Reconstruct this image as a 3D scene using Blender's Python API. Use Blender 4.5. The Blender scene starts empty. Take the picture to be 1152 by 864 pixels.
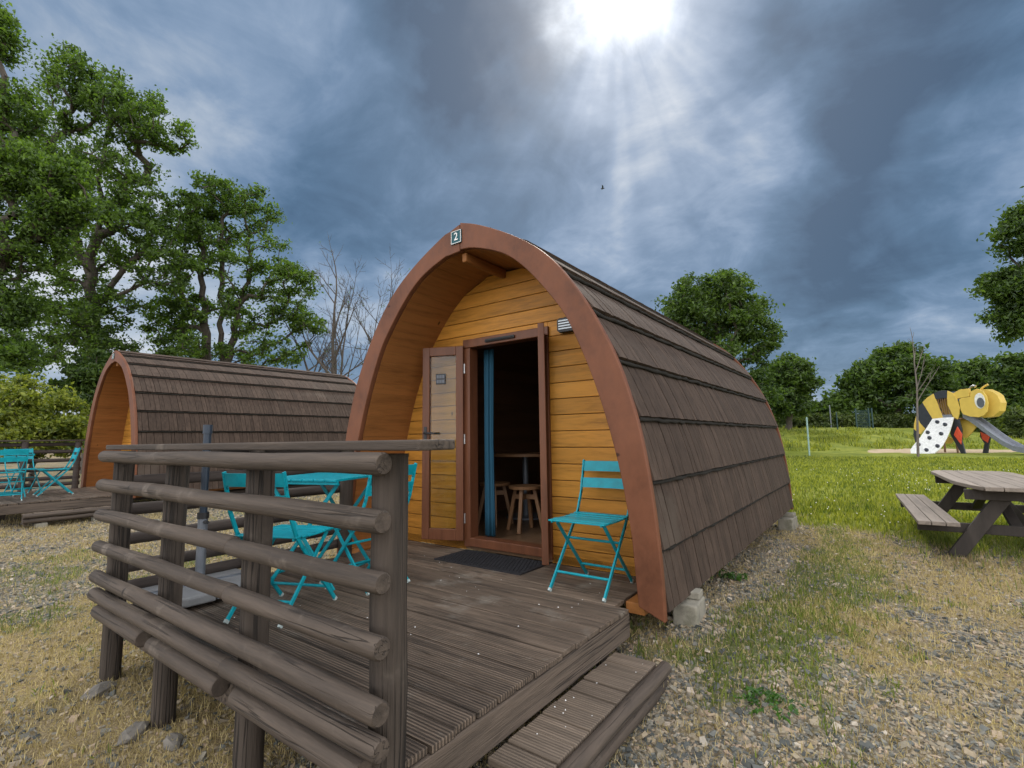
import bpy, bmesh, math, random
import numpy as np
from mathutils import Vector, Matrix
R = math.radians
SC = bpy.context.scene
COL = SC.collection

# ------------------------------------------------------------------ camera, sky, sun, exposure
F = 558.0
RIGHT = Vector((0.8050, 0.5930, -0.0130)); FWD = Vector((-0.5880, 0.8010, 0.1090))
FWD.normalize(); RIGHT = (RIGHT - FWD * RIGHT.dot(FWD)).normalized(); UP = RIGHT.cross(FWD)
CAM = Vector((0, 0, 1.0))
cam = bpy.data.objects.new('camera', bpy.data.cameras.new('camera')); COL.objects.link(cam)
m = Matrix((RIGHT, UP, -FWD)).transposed().to_4x4(); m.translation = CAM
cam.matrix_world = m
cam.data.sensor_width = 36; cam.data.lens = F / 1152 * 36
cam.data.clip_start = .02; cam.data.clip_end = 3000
SC.camera = cam

def ray(px, py):                 # direction of a photograph pixel (1152 x 864)
    return (RIGHT * (px - 576) - UP * (py - 432) + FWD * F) / F
def at(px, py, depth):           # the point seen there at that depth along the view axis
    return CAM + ray(px, py) * depth

w = bpy.data.worlds.new('World'); SC.world = w; w.use_nodes = True
SUN_EL, SUN_AZ = R(42.5), R(-23.1)
SUN_DIR = Vector((math.sin(SUN_AZ) * math.cos(SUN_EL), math.cos(SUN_AZ) * math.cos(SUN_EL), math.sin(SUN_EL)))
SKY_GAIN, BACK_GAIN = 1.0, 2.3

class NT:
    """small helper round a node tree"""
    def __init__(s, t): s.t = t; s.n = t.nodes; s.l = t.links
    def new(s, typ, **kw):
        o = s.n.new(typ)
        for k, v in kw.items(): setattr(o, k, v)
        return o
    def put(s, sock, v):
        if hasattr(v, 'is_output') or isinstance(v, bpy.types.NodeSocket): s.l.new(v, sock)
        else:
            if hasattr(sock.default_value, '__len__') and not hasattr(v, '__len__'): v = (v,) * len(sock.default_value)
            if hasattr(sock.default_value, '__len__') and len(sock.default_value) == 4 and len(v) == 3: v = (*v, 1)
            sock.default_value = v
    def math(s, op, a, b=0.0, c=0.0, clamp=False):
        o = s.new('ShaderNodeMath', operation=op, use_clamp=clamp)
        s.put(o.inputs[0], a); s.put(o.inputs[1], b); s.put(o.inputs[2], c); return o.outputs[0]
    def vmath(s, op, a, b=None):
        o = s.new('ShaderNodeVectorMath', operation=op); s.put(o.inputs[0], a)
        if b is not None: s.put(o.inputs[3] if op == 'SCALE' else o.inputs[1], b)
        return o.outputs['Value'] if op in ('DOT_PRODUCT', 'LENGTH') else o.outputs['Vector']
    def noise(s, vec, scale, detail=4, rough=.55, dist=0.0):
        o = s.new('ShaderNodeTexNoise'); s.put(o.inputs['Vector'], vec); s.put(o.inputs['Scale'], scale)
        s.put(o.inputs['Detail'], detail); s.put(o.inputs['Roughness'], rough); s.put(o.inputs['Distortion'], dist); return o.outputs['Fac']
    def ramp(s, fac, stops, interp='LINEAR'):
        o = s.new('ShaderNodeValToRGB'); s.put(o.inputs[0], fac); r = o.color_ramp; r.interpolation = interp
        while len(r.elements) < len(stops): r.elements.new(.5)
        for e, (p, c) in zip(r.elements, stops):
            e.position = p; e.color = (c, c, c, 1) if not hasattr(c, '__len__') else (*c[:3], 1)
        return o.outputs[0]
    def mix(s, f, a, b, mode='MIX'):
        o = s.new('ShaderNodeMix', data_type='RGBA', blend_type=mode); s.put(o.inputs[0], f); s.put(o.inputs[6], a); s.put(o.inputs[7], b); return o.outputs[2]
    def smooth(s, v, a, b):
        o = s.new('ShaderNodeMapRange', interpolation_type='SMOOTHSTEP'); s.put(o.inputs[0], v); s.put(o.inputs[1], a); s.put(o.inputs[2], b); return o.outputs[0]

def build_sky():
    g = NT(w.node_tree); g.n.clear()
    out = g.new('ShaderNodeOutputWorld'); bg = g.new('ShaderNodeBackground'); g.l.new(bg.outputs[0], out.inputs[0])
    d = g.vmath('NORMALIZE', g.new('ShaderNodeTexCoord').outputs['Generated'])
    sky = g.new('ShaderNodeTexSky', sky_type='NISHITA', sun_disc=False, sun_elevation=SUN_EL, sun_rotation=SUN_AZ)
    sep = g.new('ShaderNodeSeparateXYZ'); g.put(sep.inputs[0], d)
    dz = g.math('MAXIMUM', sep.outputs[2], 0.0)
    inv = g.math('DIVIDE', 1.0, g.math('ADD', dz, .22))
    com = g.new('ShaderNodeCombineXYZ')
    g.put(com.inputs[0], g.math('MULTIPLY', sep.outputs[0], inv)); g.put(com.inputs[1], g.math('MULTIPLY', sep.outputs[1], inv)); g.put(com.inputs[2], 3.7)
    n1 = g.noise(com.outputs[0], 1.15, 9, .58, .6)
    n2 = g.noise(com.outputs[0], 4.2, 8, .6, .5)
    v = g.math('ADD', g.math('MULTIPLY_ADD', g.math('SUBTRACT', n1, .5), 1.1, .43), g.math('MULTIPLY', g.math('SUBTRACT', n2, .5), .62))
    # big cloud masses where they hang in the sky
    warp = g.new('ShaderNodeTexNoise'); g.put(warp.inputs['Vector'], d); g.put(warp.inputs['Scale'], 4.5); g.put(warp.inputs['Detail'], 6)
    dw = g.vmath('NORMALIZE', g.vmath('ADD', d, g.vmath('SCALE', g.vmath('SUBTRACT', warp.outputs['Color'], (.5, .5, .5)), .34)))
    blobs = [((1000, 110), 12, -.20), ((975, 215), 10, -.18), ((1100, 60), 12, -.16), ((1060, 10), 9, -.10), ((930, 270), 7, -.10), ((960, 60), 5, -.08),
             ((545, 35), 7, -.26), ((480, 10), 6, -.18), ((600, 25), 4, -.22), ((705, 58), 3, -.20), ((480, 190), 14, -.13), ((590, 200), 8, -.12), ((350, 200), 11, -.08), ((760, 260), 5, -.12), ((650, 180), 5, -.08),
             ((830, 150), 11, .08), ((860, 40), 9, .08), ((850, 230), 8, .08), ((1125, 200), 8, .20), ((1060, 245), 7, .12), ((300, 30), 12, .06),
             ((120, 120), 14, .08), ((200, 330), 14, .12), ((60, 330), 12, .16), ((420, 290), 9, .06), ((1000, 340), 10, -.02), ((1080, 330), 9, -.06), ((600, 110), 6, .06)]
    acc = v
    for (p, deg, wt) in blobs:
        D = ray(*p).normalized(); c = math.cos(R(deg * 1.35)); c1 = math.cos(R(deg * .15))
        acc = g.math('MULTIPLY_ADD', g.smooth(g.vmath('DOT_PRODUCT', dw, tuple(D)), c, c1), wt, acc)
    # light shafts fanning down from the veiled sun
    GL = ray(694, -14).normalized(); e1 = GL.cross(Vector((0, 0, 1))).normalized(); e2 = GL.cross(e1)
    a = g.vmath('DOT_PRODUCT', d, tuple(e1)); b = g.vmath('DOT_PRODUCT', d, tuple(e2))
    ang = g.math('ADD', g.math('ARCTAN2', a, b), 7.9)
    nn = g.new('ShaderNodeTexNoise', noise_dimensions='1D'); g.put(nn.inputs['W'], ang); g.put(nn.inputs['Scale'], 4.6); g.put(nn.inputs['Detail'], 2.5)
    GLOW = ray(694, -14).normalized(); ds = g.vmath('DOT_PRODUCT', d, tuple(GLOW))
    shaft = g.math('MULTIPLY', g.math('SUBTRACT', nn.outputs['Fac'], .5), g.math('MULTIPLY', g.smooth(ds, .82, .955), .20))
    acc = g.math('ADD', acc, shaft)
    cloud = g.ramp(acc, [(.0, (.036, .086, .160)), (.24, (.080, .160, .270)), (.40, (.145, .240, .380)), (.55, (.250, .350, .500)), (.70, (.43, .51, .62)), (.88, (.70, .74, .80))])
    base = g.mix(.9, g.vmath('SCALE', sky.outputs[0], .10), cloud)
    # the sun's own brightness behind thin cloud, ragged by the same cloud noise
    dsw = g.vmath('DOT_PRODUCT', dw, tuple(GLOW))
    cr_ = g.new('ShaderNodeMapRange'); g.put(cr_.inputs[0], g.math('MULTIPLY_ADD', g.math('SUBTRACT', n2, .5), .012, dsw)); cr_.inputs[1].default_value = .978; cr_.inputs[2].default_value = .9998
    core = g.math('MULTIPLY', g.math('POWER', cr_.outputs[0], 5.5), 1.3)
    halo = g.math('ADD', g.math('MULTIPLY', g.smooth(dsw, .960, .999), .14), g.math('MULTIPLY', g.smooth(ds, .78, 1.0), .04))
    glow = g.math('ADD', core, halo)
    col = g.vmath('ADD', base, g.vmath('SCALE', (1.0, .99, .97), glow))
    # unseen fill light added to the sky overhead and behind the viewer
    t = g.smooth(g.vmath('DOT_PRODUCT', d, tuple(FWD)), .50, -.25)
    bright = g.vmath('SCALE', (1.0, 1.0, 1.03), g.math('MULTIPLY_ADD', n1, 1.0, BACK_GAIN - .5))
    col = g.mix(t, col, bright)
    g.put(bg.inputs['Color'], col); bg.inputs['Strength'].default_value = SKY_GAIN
build_sky()
sl = bpy.data.lights.new('sun', 'SUN'); sl.energy = 2.2; sl.angle = R(9); sl.color = (1, .95, .86)
so = bpy.data.objects.new('sun', sl); COL.objects.link(so)
so.rotation_euler = (-SUN_DIR).to_track_quat('-Z', 'Y').to_euler(); so.location = (0, 0, 30)
vs = SC.view_settings; vs.view_transform = 'Standard'; vs.look = 'None'; vs.gamma = 1; vs.exposure = 0.0; vs.use_curve_mapping = False
SC.cycles.max_bounces = 8; SC.cycles.diffuse_bounces = 3; SC.cycles.transparent_max_bounces = 12
SC.cycles.use_denoising = True; SC.cycles.sample_clamp_indirect = 6

# ------------------------------------------------------------------ mesh and object helpers
class MB:
    def __init__(s): s.v = []; s.f = []; s.sm = []
    def add(s, vs, fs, smooth=False):
        n = len(s.v); s.v += [tuple(p) for p in vs]; s.f += [tuple(i + n for i in q) for q in fs]; s.sm += [smooth] * len(fs)
    def hexa(s, p): s.add(p, [(0, 3, 2, 1), (4, 5, 6, 7), (0, 1, 5, 4), (1, 2, 6, 5), (2, 3, 7, 6), (3, 0, 4, 7)])
    def box(s, x0, x1, y0, y1, z0, z1): s.hexa([(x0, y0, z0), (x1, y0, z0), (x1, y1, z0), (x0, y1, z0), (x0, y0, z1), (x1, y0, z1), (x1, y1, z1), (x0, y1, z1)])
    def bar(s, a, b, wd, hd, up=(0, 0, 1)):
        a, b = Vector(a), Vector(b); d = (b - a).normalized(); u = Vector(up)
        if abs(d.dot(u)) > .98: u = Vector((0, 1, 0))
        x = d.cross(u).normalized(); y = x.cross(d)
        q = []
        for c in (a, b): q += [c - x * wd / 2 - y * hd / 2, c + x * wd / 2 - y * hd / 2, c + x * wd / 2 + y * hd / 2, c - x * wd / 2 + y * hd / 2]
        s.hexa(q)
    def tube(s, pts, rad, n=8, cap=True, smooth=True, jit=0, rnd=None):
        pts = [Vector(p) for p in pts]
        if not hasattr(rad, '__len__'): rad = [rad] * len(pts)
        V = []; x = None
        for i, p in enumerate(pts):
            d = (pts[min(i + 1, len(pts) - 1)] - pts[max(i - 1, 0)]).normalized()
            if x is None:
                u = Vector((0, 0, 1)) if abs(d.z) < .9 else Vector((1, 0, 0)); x = d.cross(u).normalized()
            x = (x - d * x.dot(d)).normalized(); y = d.cross(x)
            for k in range(n):
                a = 2 * math.pi * k / n; r = rad[i] * (1 + (rnd.uniform(-jit, jit) if rnd else 0))
                V.append(p + x * math.cos(a) * r + y * math.sin(a) * r)
        Fs = [(i * n + k, i * n + (k + 1) % n, (i + 1) * n + (k + 1) % n, (i + 1) * n + k) for i in range(len(pts) - 1) for k in range(n)]
        s.add(V, Fs, smooth)
        if cap:
            m = len(pts) - 1
            s.add(V[:n], [tuple(reversed(range(n)))]); s.add(V[m * n:], [tuple(range(n))])
    def prism(s, poly, t0, t1, fn):      # poly in 2-D, pushed from t0 to t1; fn(a, b, t) gives the point
        n = len(poly); V = [fn(a, b, t0) for a, b in poly] + [fn(a, b, t1) for a, b in poly]
        s.add(V, [tuple(range(n)), tuple(reversed(range(n, 2 * n)))] + [(i, i + n, (i + 1) % n + n, (i + 1) % n) for i in range(n)])
    def build(s, name, mat, parent=None, bevel=0.0, fix=False):
        me = bpy.data.meshes.new(name); me.from_pydata(s.v, [], s.f); me.polygons.foreach_set('use_smooth', s.sm)
        me.materials.append(mat)
        if fix:
            b = bmesh.new(); b.from_mesh(me); bmesh.ops.recalc_face_normals(b, faces=b.faces); b.to_mesh(me); b.free()
        me.update()
        o = bpy.data.objects.new(name, me); COL.objects.link(o)
        if parent: o.parent = parent
        if bevel:
            bm = o.modifiers.new('bevel', 'BEVEL'); bm.width = bevel; bm.segments = 2; bm.limit_method = 'ANGLE'; bm.angle_limit = R(50)
        return o

def np_mesh(name, verts, faces, mat, parent=None, smooth=False):
    """verts (n,3); faces (m,k) numpy arrays"""
    me = bpy.data.meshes.new(name); k = faces.shape[1]
    me.vertices.add(len(verts)); me.vertices.foreach_set('co', np.ascontiguousarray(verts, dtype=np.float32).ravel())
    me.loops.add(faces.size); me.loops.foreach_set('vertex_index', np.ascontiguousarray(faces, dtype=np.int32).ravel())
    me.polygons.add(len(faces)); me.polygons.foreach_set('loop_start', np.arange(0, faces.size, k, dtype=np.int32))
    me.polygons.foreach_set('use_smooth', np.full(len(faces), smooth))
    me.materials.append(mat); me.update(calc_edges=True); me.validate()
    o = bpy.data.objects.new(name, me); COL.objects.link(o)
    if parent: o.parent = parent
    return o

def tag(o, label=None, cat=None, group=None, kind=None):
    if label: o['label'] = label
    if cat: o['category'] = cat
    if group: o['group'] = group
    if kind: o['kind'] = kind
    return o
def thing(name, label, cat, loc=(0, 0, 0), rotz=0.0, group=None):
    o = bpy.data.objects.new(name, None); COL.objects.link(o); o.empty_display_size = .2
    o.location = loc; o.rotation_euler = (0, 0, rotz)
    return tag(o, label, cat, group)
def dup(root, loc=None, rotz=None, label=None, skip=()):
    r = root.copy(); COL.objects.link(r)
    if loc is not None: r.location = loc
    if rotz is not None: r.rotation_euler = (0, 0, rotz)
    if label: r['label'] = label
    for ch in list(root.children):
        if ch.name.split('.')[0] in skip: continue
        c = ch.copy(); COL.objects.link(c); c.parent = r
        for gc in list(ch.children):
            e = gc.copy(); COL.objects.link(e); e.parent = c
    return r

# ------------------------------------------------------------------ materials
def new_mat(name):
    m = bpy.data.materials.new(name); m.use_nodes = True; g = NT(m.node_tree); b = g.n['Principled BSDF']; return m, g, b
def mul(c, k): return tuple(min(1, x * k) for x in c)

def surface(name, base, lo=.6, hi=1.3, scale=6, stretch=(1, 1, 1), island=.25, rough=.65, bump=.25, fine=40, groove=None, knots=False, dirt=None, spec=.4, bdist=.01, wear=None, crack=None):
    m, g, b = new_mat(name)
    co = g.new('ShaderNodeTexCoord').outputs['Object']
    geo = g.new('ShaderNodeNewGeometry'); isl = geo.outputs['Random Per Island']
    off = g.vmath('SCALE', (7.3, 3.1, 5.7), isl)
    p = g.vmath('ADD', g.vmath('MULTIPLY', co, stretch), off)
    n = g.noise(p, scale, 6, .6, .4)
    n2 = g.noise(p, fine, 4, .6)
    col = g.ramp(g.math('ADD', g.math('MULTIPLY', n, .7), g.math('MULTIPLY', n2, .3)), [(.3, mul(base, lo)), (.5, base), (.72, mul(base, hi))])
    if knots:
        vo = g.new('ShaderNodeTexVoronoi', feature='F1'); g.put(vo.inputs['Vector'], g.vmath('ADD', g.vmath('MULTIPLY', co, [1.0 if s < 1 else .55 for s in stretch]), off)); g.put(vo.inputs['Scale'], 4.6)
        col = g.mix(g.smooth(vo.outputs['Distance'], .075, .03), col, mul(base, .28))
    if wear:
        col = g.mix(g.smooth(g.noise(co, wear[1], 5, .65), wear[2], wear[2] + .14), col, wear[0])
    if crack:
        cn = g.noise(g.vmath('ADD', g.vmath('MULTIPLY', co, crack[0]), off), crack[1], 3, .5, .2); cr = g.smooth(g.math('ABSOLUTE', g.math('SUBTRACT', cn, .5)), crack[2], .0)
        gate = g.smooth(g.noise(p, 1.7, 2), .42, .58); cr = g.math('MULTIPLY', cr, gate)
        col = g.mix(g.math('MULTIPLY', cr, .8), col, mul(base, .18))
    if dirt:
        dn = g.noise(co, 3.1, 6, .7)
        col = g.mix(g.smooth(dn, .52, .75), col, dirt)
    k = g.math('MULTIPLY_ADD', isl, 2 * island, 1 - island)
    col = g.vmath('SCALE', col, k)
    h = g.math('ADD', g.math('MULTIPLY', n, .5), g.math('MULTIPLY', n2, .5))
    if groove:
        axis, period, depth = groove
        sp = g.new('ShaderNodeSeparateXYZ'); g.put(sp.inputs[0], co)
        t = g.math('FRACT', g.math('MULTIPLY', sp.outputs[axis], 1 / period))
        tri = g.math('ABSOLUTE', g.math('SUBTRACT', t, .5))
        gr = g.smooth(tri, .12, .30)
        worn = g.smooth(g.noise(g.vmath('MULTIPLY', co, (1, 1.6, 1)), 1.6, 4, .6), .38, .62) if depth > 0 else 0
        sy = g.smooth(sp.outputs[1], 2.35, 1.75)
        amt = g.math('MULTIPLY_ADD', worn, .45, g.math('MULTIPLY', sy, .75), clamp=True) if depth > 0 else 1.0
        col = g.mix(g.math('MULTIPLY', g.math('SUBTRACT', 1.0, gr), g.math('MULTIPLY', amt, .72 if depth > 0 else .38)), col, mul(base, .22))
        h = g.math('ADD', g.math('MULTIPLY', h, .6), g.math('MULTIPLY', g.math('MULTIPLY', gr, amt), 1.6 if depth > 0 else .7))
    if crack: h = g.math('SUBTRACT', h, g.math('MULTIPLY', cr, .8))
    g.put(b.inputs['Base Color'], col); g.put(b.inputs['Roughness'], g.math('MULTIPLY_ADD', n2, .25, rough - .12)); b.inputs['Specular IOR Level'].default_value = spec
    bp = g.new('ShaderNodeBump'); g.put(bp.inputs['Height'], h); bp.inputs['Strength'].default_value = bump; bp.inputs['Distance'].default_value = bdist
    g.l.new(bp.outputs[0], b.inputs['Normal'])
    return m

def plain(name, base, rough=.5, metal=0, spec=.5, lo=.85, hi=1.12, scale=9):
    m, g, b = new_mat(name)
    n = g.noise(g.new('ShaderNodeTexCoord').outputs['Object'], scale, 5, .6)
    g.put(b.inputs['Base Color'], g.ramp(n, [(.35, mul(base, lo)), (.65, mul(base, hi))]))
    g.put(b.inputs['Roughness'], g.math('MULTIPLY_ADD', n, .2, rough - .1)); b.inputs['Metallic'].default_value = metal; b.inputs['Specular IOR Level'].default_value = spec
    return m

def leaf_mat(name, dark, light, trans=.45, sc=.55):
    m, g, b = new_mat(name); g.n.remove(b); out = g.n['Material Output']
    geo = g.new('ShaderNodeNewGeometry'); co = g.new('ShaderNodeTexCoord').outputs['Object']
    f = g.math('ADD', g.math('MULTIPLY', geo.outputs['Random Per Island'], .55), g.math('MULTIPLY', g.noise(co, sc, 3, .6), .55))
    col = g.ramp(f, [(.22, dark), (.55, tuple((a + c) / 2 for a, c in zip(dark, light))), (.85, light)])
    df = g.new('ShaderNodeBsdfDiffuse'); tr = g.new('ShaderNodeBsdfTranslucent'); gl = g.new('ShaderNodeBsdfGlossy')
    g.put(df.inputs[0], col); g.put(tr.inputs[0], g.vmath('MULTIPLY', col, (1.5, 1.55, .55))); g.put(gl.inputs[0], (.6, .6, .6)); gl.inputs['Roughness'].default_value = .45
    mx = g.new('ShaderNodeMixShader'); mx.inputs[0].default_value = trans; g.l.new(df.outputs[0], mx.inputs[1]); g.l.new(tr.outputs[0], mx.inputs[2])
    m2 = g.new('ShaderNodeMixShader'); m2.inputs[0].default_value = .04; g.l.new(mx.outputs[0], m2.inputs[1]); g.l.new(gl.outputs[0], m2.inputs[2])
    g.l.new(m2.outputs[0], out.inputs[0]); return m

def glass_mat():
    m, g, b = new_mat('door glass'); g.n.remove(b); out = g.n['Material Output']
    t = g.new('ShaderNodeBsdfTransparent'); t.inputs[0].default_value = (.90, .93, .90, 1)
    gl = g.new('ShaderNodeBsdfGlossy'); gl.inputs['Roughness'].default_value = .03
    fr = g.new('ShaderNodeFresnel'); fr.inputs[0].default_value = 1.5
    mx = g.new('ShaderNodeMixShader'); g.l.new(g.math('MULTIPLY_ADD', fr.outputs[0], .42, .015), mx.inputs[0]); g.l.new(t.outputs[0], mx.inputs[1]); g.l.new(gl.outputs[0], mx.inputs[2])
    g.l.new(mx.outputs[0], out.inputs[0]); return m

M = {}
M['deck'] = surface('weathered decking', (.138, .102, .073), .38, 1.75, 5, (.35, 5, 5), .20, .72, .9, 30, groove=(1, .0158, 1), bdist=.006, wear=((.21, .178, .142), 2.6, .54), crack=((.10, 4, 4), 8, .025))
M['tread'] = surface('step tread decking', (.185, .142, .104), .55, 1.5, 5, (.35, 5, 5), .16, .72, .9, 30, groove=(1, .0158, -1), bdist=.006)
M['beam'] = surface('weathered beam', (.110, .083, .062), .42, 1.5, 4, (6, .4, 6), .15, .75, .8, 26, bdist=.008, crack=((5, .10, 5), 7, .05))
M['logx'] = surface('weathered log along', (.070, .053, .040), .40, 1.65, 4, (.35, 5, 5), .12, .72, .8, 26, bdist=.006, wear=((.15, .122, .096), 3.0, .57), knots=True, crack=((.10, 4, 4), 6.5, .022))
M['logy'] = surface('weathered log across', (.070, .053, .040), .40, 1.65, 4, (5, .35, 5), .12, .72, .8, 26, bdist=.006, wear=((.15, .122, .096), 3.0, .57), knots=True, crack=((4, .10, 4), 6, .013))
M['post'] = surface('weathered post', (.055, .042, .032), .42, 1.5, 4, (6, 6, .35), .1, .75, 1.0, 24, bdist=.008, knots=True, wear=((.105, .085, .067), 2.6, .60), crack=((5, 5, .10), 7, .045))
M['slat'] = surface('fence slat in shade tone', (.06, .047, .04), .6, 1.4, 5, (5, .4, 5), .2, .8, .5, 24)  # darker copy of the log colour, with the side railings' shade painted in
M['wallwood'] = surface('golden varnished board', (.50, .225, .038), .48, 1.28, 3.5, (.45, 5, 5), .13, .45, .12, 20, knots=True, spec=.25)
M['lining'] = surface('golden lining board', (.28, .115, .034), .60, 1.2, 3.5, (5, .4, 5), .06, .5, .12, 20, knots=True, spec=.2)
M['arch'] = surface('red brown stained arch', (.155, .059, .029), .58, 1.3, 3, (1.2, 1.2, .8), .06, .5, .2, 18, knots=True, spec=.25)
M['shingle'] = surface('brown wooden shingle', (.060, .041, .030), .5, 1.5, 6, (3, 5, 1.2), .16, .8, .8, 34, spec=.22, bdist=.006, wear=((.082, .062, .047), 1.1, .58))
M['moss_shade'] = surface('dark mossy underlay and lip shade', (.016, .014, .011), .6, 1.6, 14, (1, 1, 1), .2, .95, .6, 60)  # mossy tone blackened so the course lips carry painted shade
M['frame'] = surface('dark brown door frame', (.135, .050, .023), .65, 1.3, 3, (4, 4, .5), .08, .42, .12, 20, spec=.35)
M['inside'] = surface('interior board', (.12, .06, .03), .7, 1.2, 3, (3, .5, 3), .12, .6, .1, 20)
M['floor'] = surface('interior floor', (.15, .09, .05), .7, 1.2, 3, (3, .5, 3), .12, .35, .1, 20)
M['stool'] = surface('pale stool wood', (.25, .13, .06), .7, 1.2, 3, (3, 3, .5), .12, .5, .1, 20)
M['turq'] = plain('turquoise paint', (.002, .28, .345), .42, 0, .35, .86, 1.12, 14)
M['cap'] = plain('pale foot cap', (.42, .50, .48), .5)
M['glass'] = glass_mat()
M['black'] = plain('black plastic', (.018, .018, .02), .45)
M['rubber'] = surface('black rubber mat', (.020, .020, .023), .6, 1.5, 20, (1, 1, 1), .1, .7, .5, 60)
M['metal'] = plain('brushed metal', (.5, .5, .5), .35, 1)
M['lens'] = plain('ribbed lamp lens', (.42, .46, .48), .3, .5)
M['curtain'] = surface('teal curtain', (.020, .095, .155), .75, 1.15, 6, (1, 1, .2), .05, .8, .1, 60)
M['concrete'] = surface('old concrete', (.27, .25, .20), .5, 1.25, 9, (1, 1, 1), .1, .9, .6, 50, dirt=(.12, .12, .07))
M['plate'] = plain('dark green sign enamel', (.006, .075, .092), .4, 0, .25)
M['white'] = plain('white paint', (.78, .78, .76), .45)
M['navy'] = plain('dark blue pole', (.018, .03, .048), .38)
M['galv'] = plain('grey galvanised tube', (.20, .22, .25), .45, .4)
M['slab'] = surface('grey parasol slab', (.24, .245, .25), .75, 1.2, 7, (1, 1, 1), .05, .8, .3, 60)
M['tabletop'] = surface('bleached table board', (.24, .20, .165), .6, 1.25, 4, (5, .35, 5), .14, .78, .6, 26, bdist=.005)
M['tableleg'] = surface('dark table timber', (.045, .037, .031), .55, 1.5, 4, (3, 3, .6), .12, .75, .6, 26, bdist=.005)
M['yellow'] = plain('yellow play panel', (.68, .48, .10), .5, 0, .3, lo=.92, hi=1.05, scale=2)
M['blackpanel'] = plain('black play panel', (.03, .034, .045), .4)
M['greypanel'] = plain('grey slide', (.20, .215, .25), .35)
M['red'] = plain('red play panel', (.72, .10, .05), .4)
M['slate'] = plain('pupil grey', (.10, .11, .13), .4)
M['brownbar'] = plain('brown play bars', (.22, .12, .06), .5)
M['palegreen'] = plain('pale green post', (.24, .36, .33), .6)
M['darkgreen'] = plain('dark green mesh', (.012, .045, .045), .5)
M['bark'] = surface('grey oak bark', (.075, .062, .05), .5, 1.6, 5, (2, 2, .5), .05, .9, .8, 20, dirt=(.05, .06, .03), bdist=.03)
M['barkpale'] = surface('pale bare bark', (.14, .12, .105), .5, 1.5, 5, (2, 2, .5), .05, .9, .6, 20)
M['oak'] = leaf_mat('oak leaves', (.018, .044, .012), (.15, .25, .042), .52)
M['oakfar'] = leaf_mat('distant oak leaves', (.016, .042, .012), (.115, .185, .035), .42, .3)
M['bush'] = leaf_mat('yellow green hedge leaves', (.045, .085, .012), (.30, .33, .05), .42, .9)
M['hedge'] = leaf_mat('hedgerow leaves', (.03, .055, .015), (.13, .17, .04), .35, .3)
M['weed'] = leaf_mat('weed leaves', (.02, .06, .012), (.09, .20, .035), .35, 3)

# ------------------------------------------------------------------ ground
rng = np.random.default_rng(7)
def vnoise(x, y, scale, seed):
    r = np.random.default_rng(seed); G = r.random((128, 128))
    u = np.asarray(x) / scale + 40.37; v = np.asarray(y) / scale + 57.11
    i = np.floor(u).astype(int); j = np.floor(v).astype(int); a = u - i; b = v - j
    a = a * a * (3 - 2 * a); b = b * b * (3 - 2 * b); i %= 128; j %= 128; i1 = (i + 1) % 128; j1 = (j + 1) % 128
    return (G[i, j] * (1 - a) + G[i1, j] * a) * (1 - b) + (G[i, j1] * (1 - a) + G[i1, j1] * a) * b
def sstep(t, a, b):
    q = np.clip((np.asarray(t, float) - a) / (b - a), 0, 1); return q * q * (3 - 2 * q)
def gz(x, y):
    x = np.asarray(x, float); y = np.asarray(y, float)
    s = -.588 * x + .801 * y
    z = -.385 + .085 * sstep(y, 2.2, 7.0)
    z = z + .20 * np.exp(-((x + 1.0) ** 2 / .6 + (y - 3.4) ** 2 / 1.1)) + .03 * sstep(x, .3, 3)
    z = z + .10 * sstep(-x, 6.5, 10)
    z = z + .018 * (vnoise(x, y, .9, 1) - .5) + .03 * (vnoise(x, y, 3.0, 2) - .5)
    k = sstep(s, 34.5, 56)
    z = z + k * (2.0 + .5 * (vnoise(x, y, 9, 3) - .5)) + .55 * sstep(s, 34, 39) * (vnoise(x, y, 6, 4) - .35) * (1 - .6 * k)
    return z + .008 * sstep(s, 8, 25) * (vnoise(x, y, .7, 5) - .5) * 6
def field(x, y):                 # 1 on the green field, 0 on the gravel
    x = np.asarray(x, float); y = np.asarray(y, float)
    bd = np.where(x > -1, 8.6 - .15 * (x + 1), 8.6 + 1.2 * (-1 - x))
    bd = np.where(x > 1.0, 8.3 - .9 * (x - 1.0), bd); bd = np.maximum(bd, 5.4)
    bd = bd + 1.8 * (vnoise(x, y, 1.3, 11) - .5) + .9 * (vnoise(x, y, .4, 12) - .5)
    return sstep(y - bd, -.9, 1.2)
def strawy(x, y):                # dry grass among the stones
    return np.clip(sstep(vnoise(x, y, 1.1, 21) * .45 + vnoise(x, y, .30, 22) * .35 + vnoise(x, y, .12, 23) * .2, .36, .64), 0, 1)
def greeny(x, y):                # weeds and green tufts in the gravel
    edge = np.exp(-((np.asarray(x) + .62) ** 2) / .10) * sstep(y, 2.6, 3.6) * .32
    return sstep(vnoise(x, y, .75, 31) * .5 + vnoise(x, y, .22, 32) * .3 + vnoise(x, y, .09, 33) * .2 + edge, .56, .80)

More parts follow.
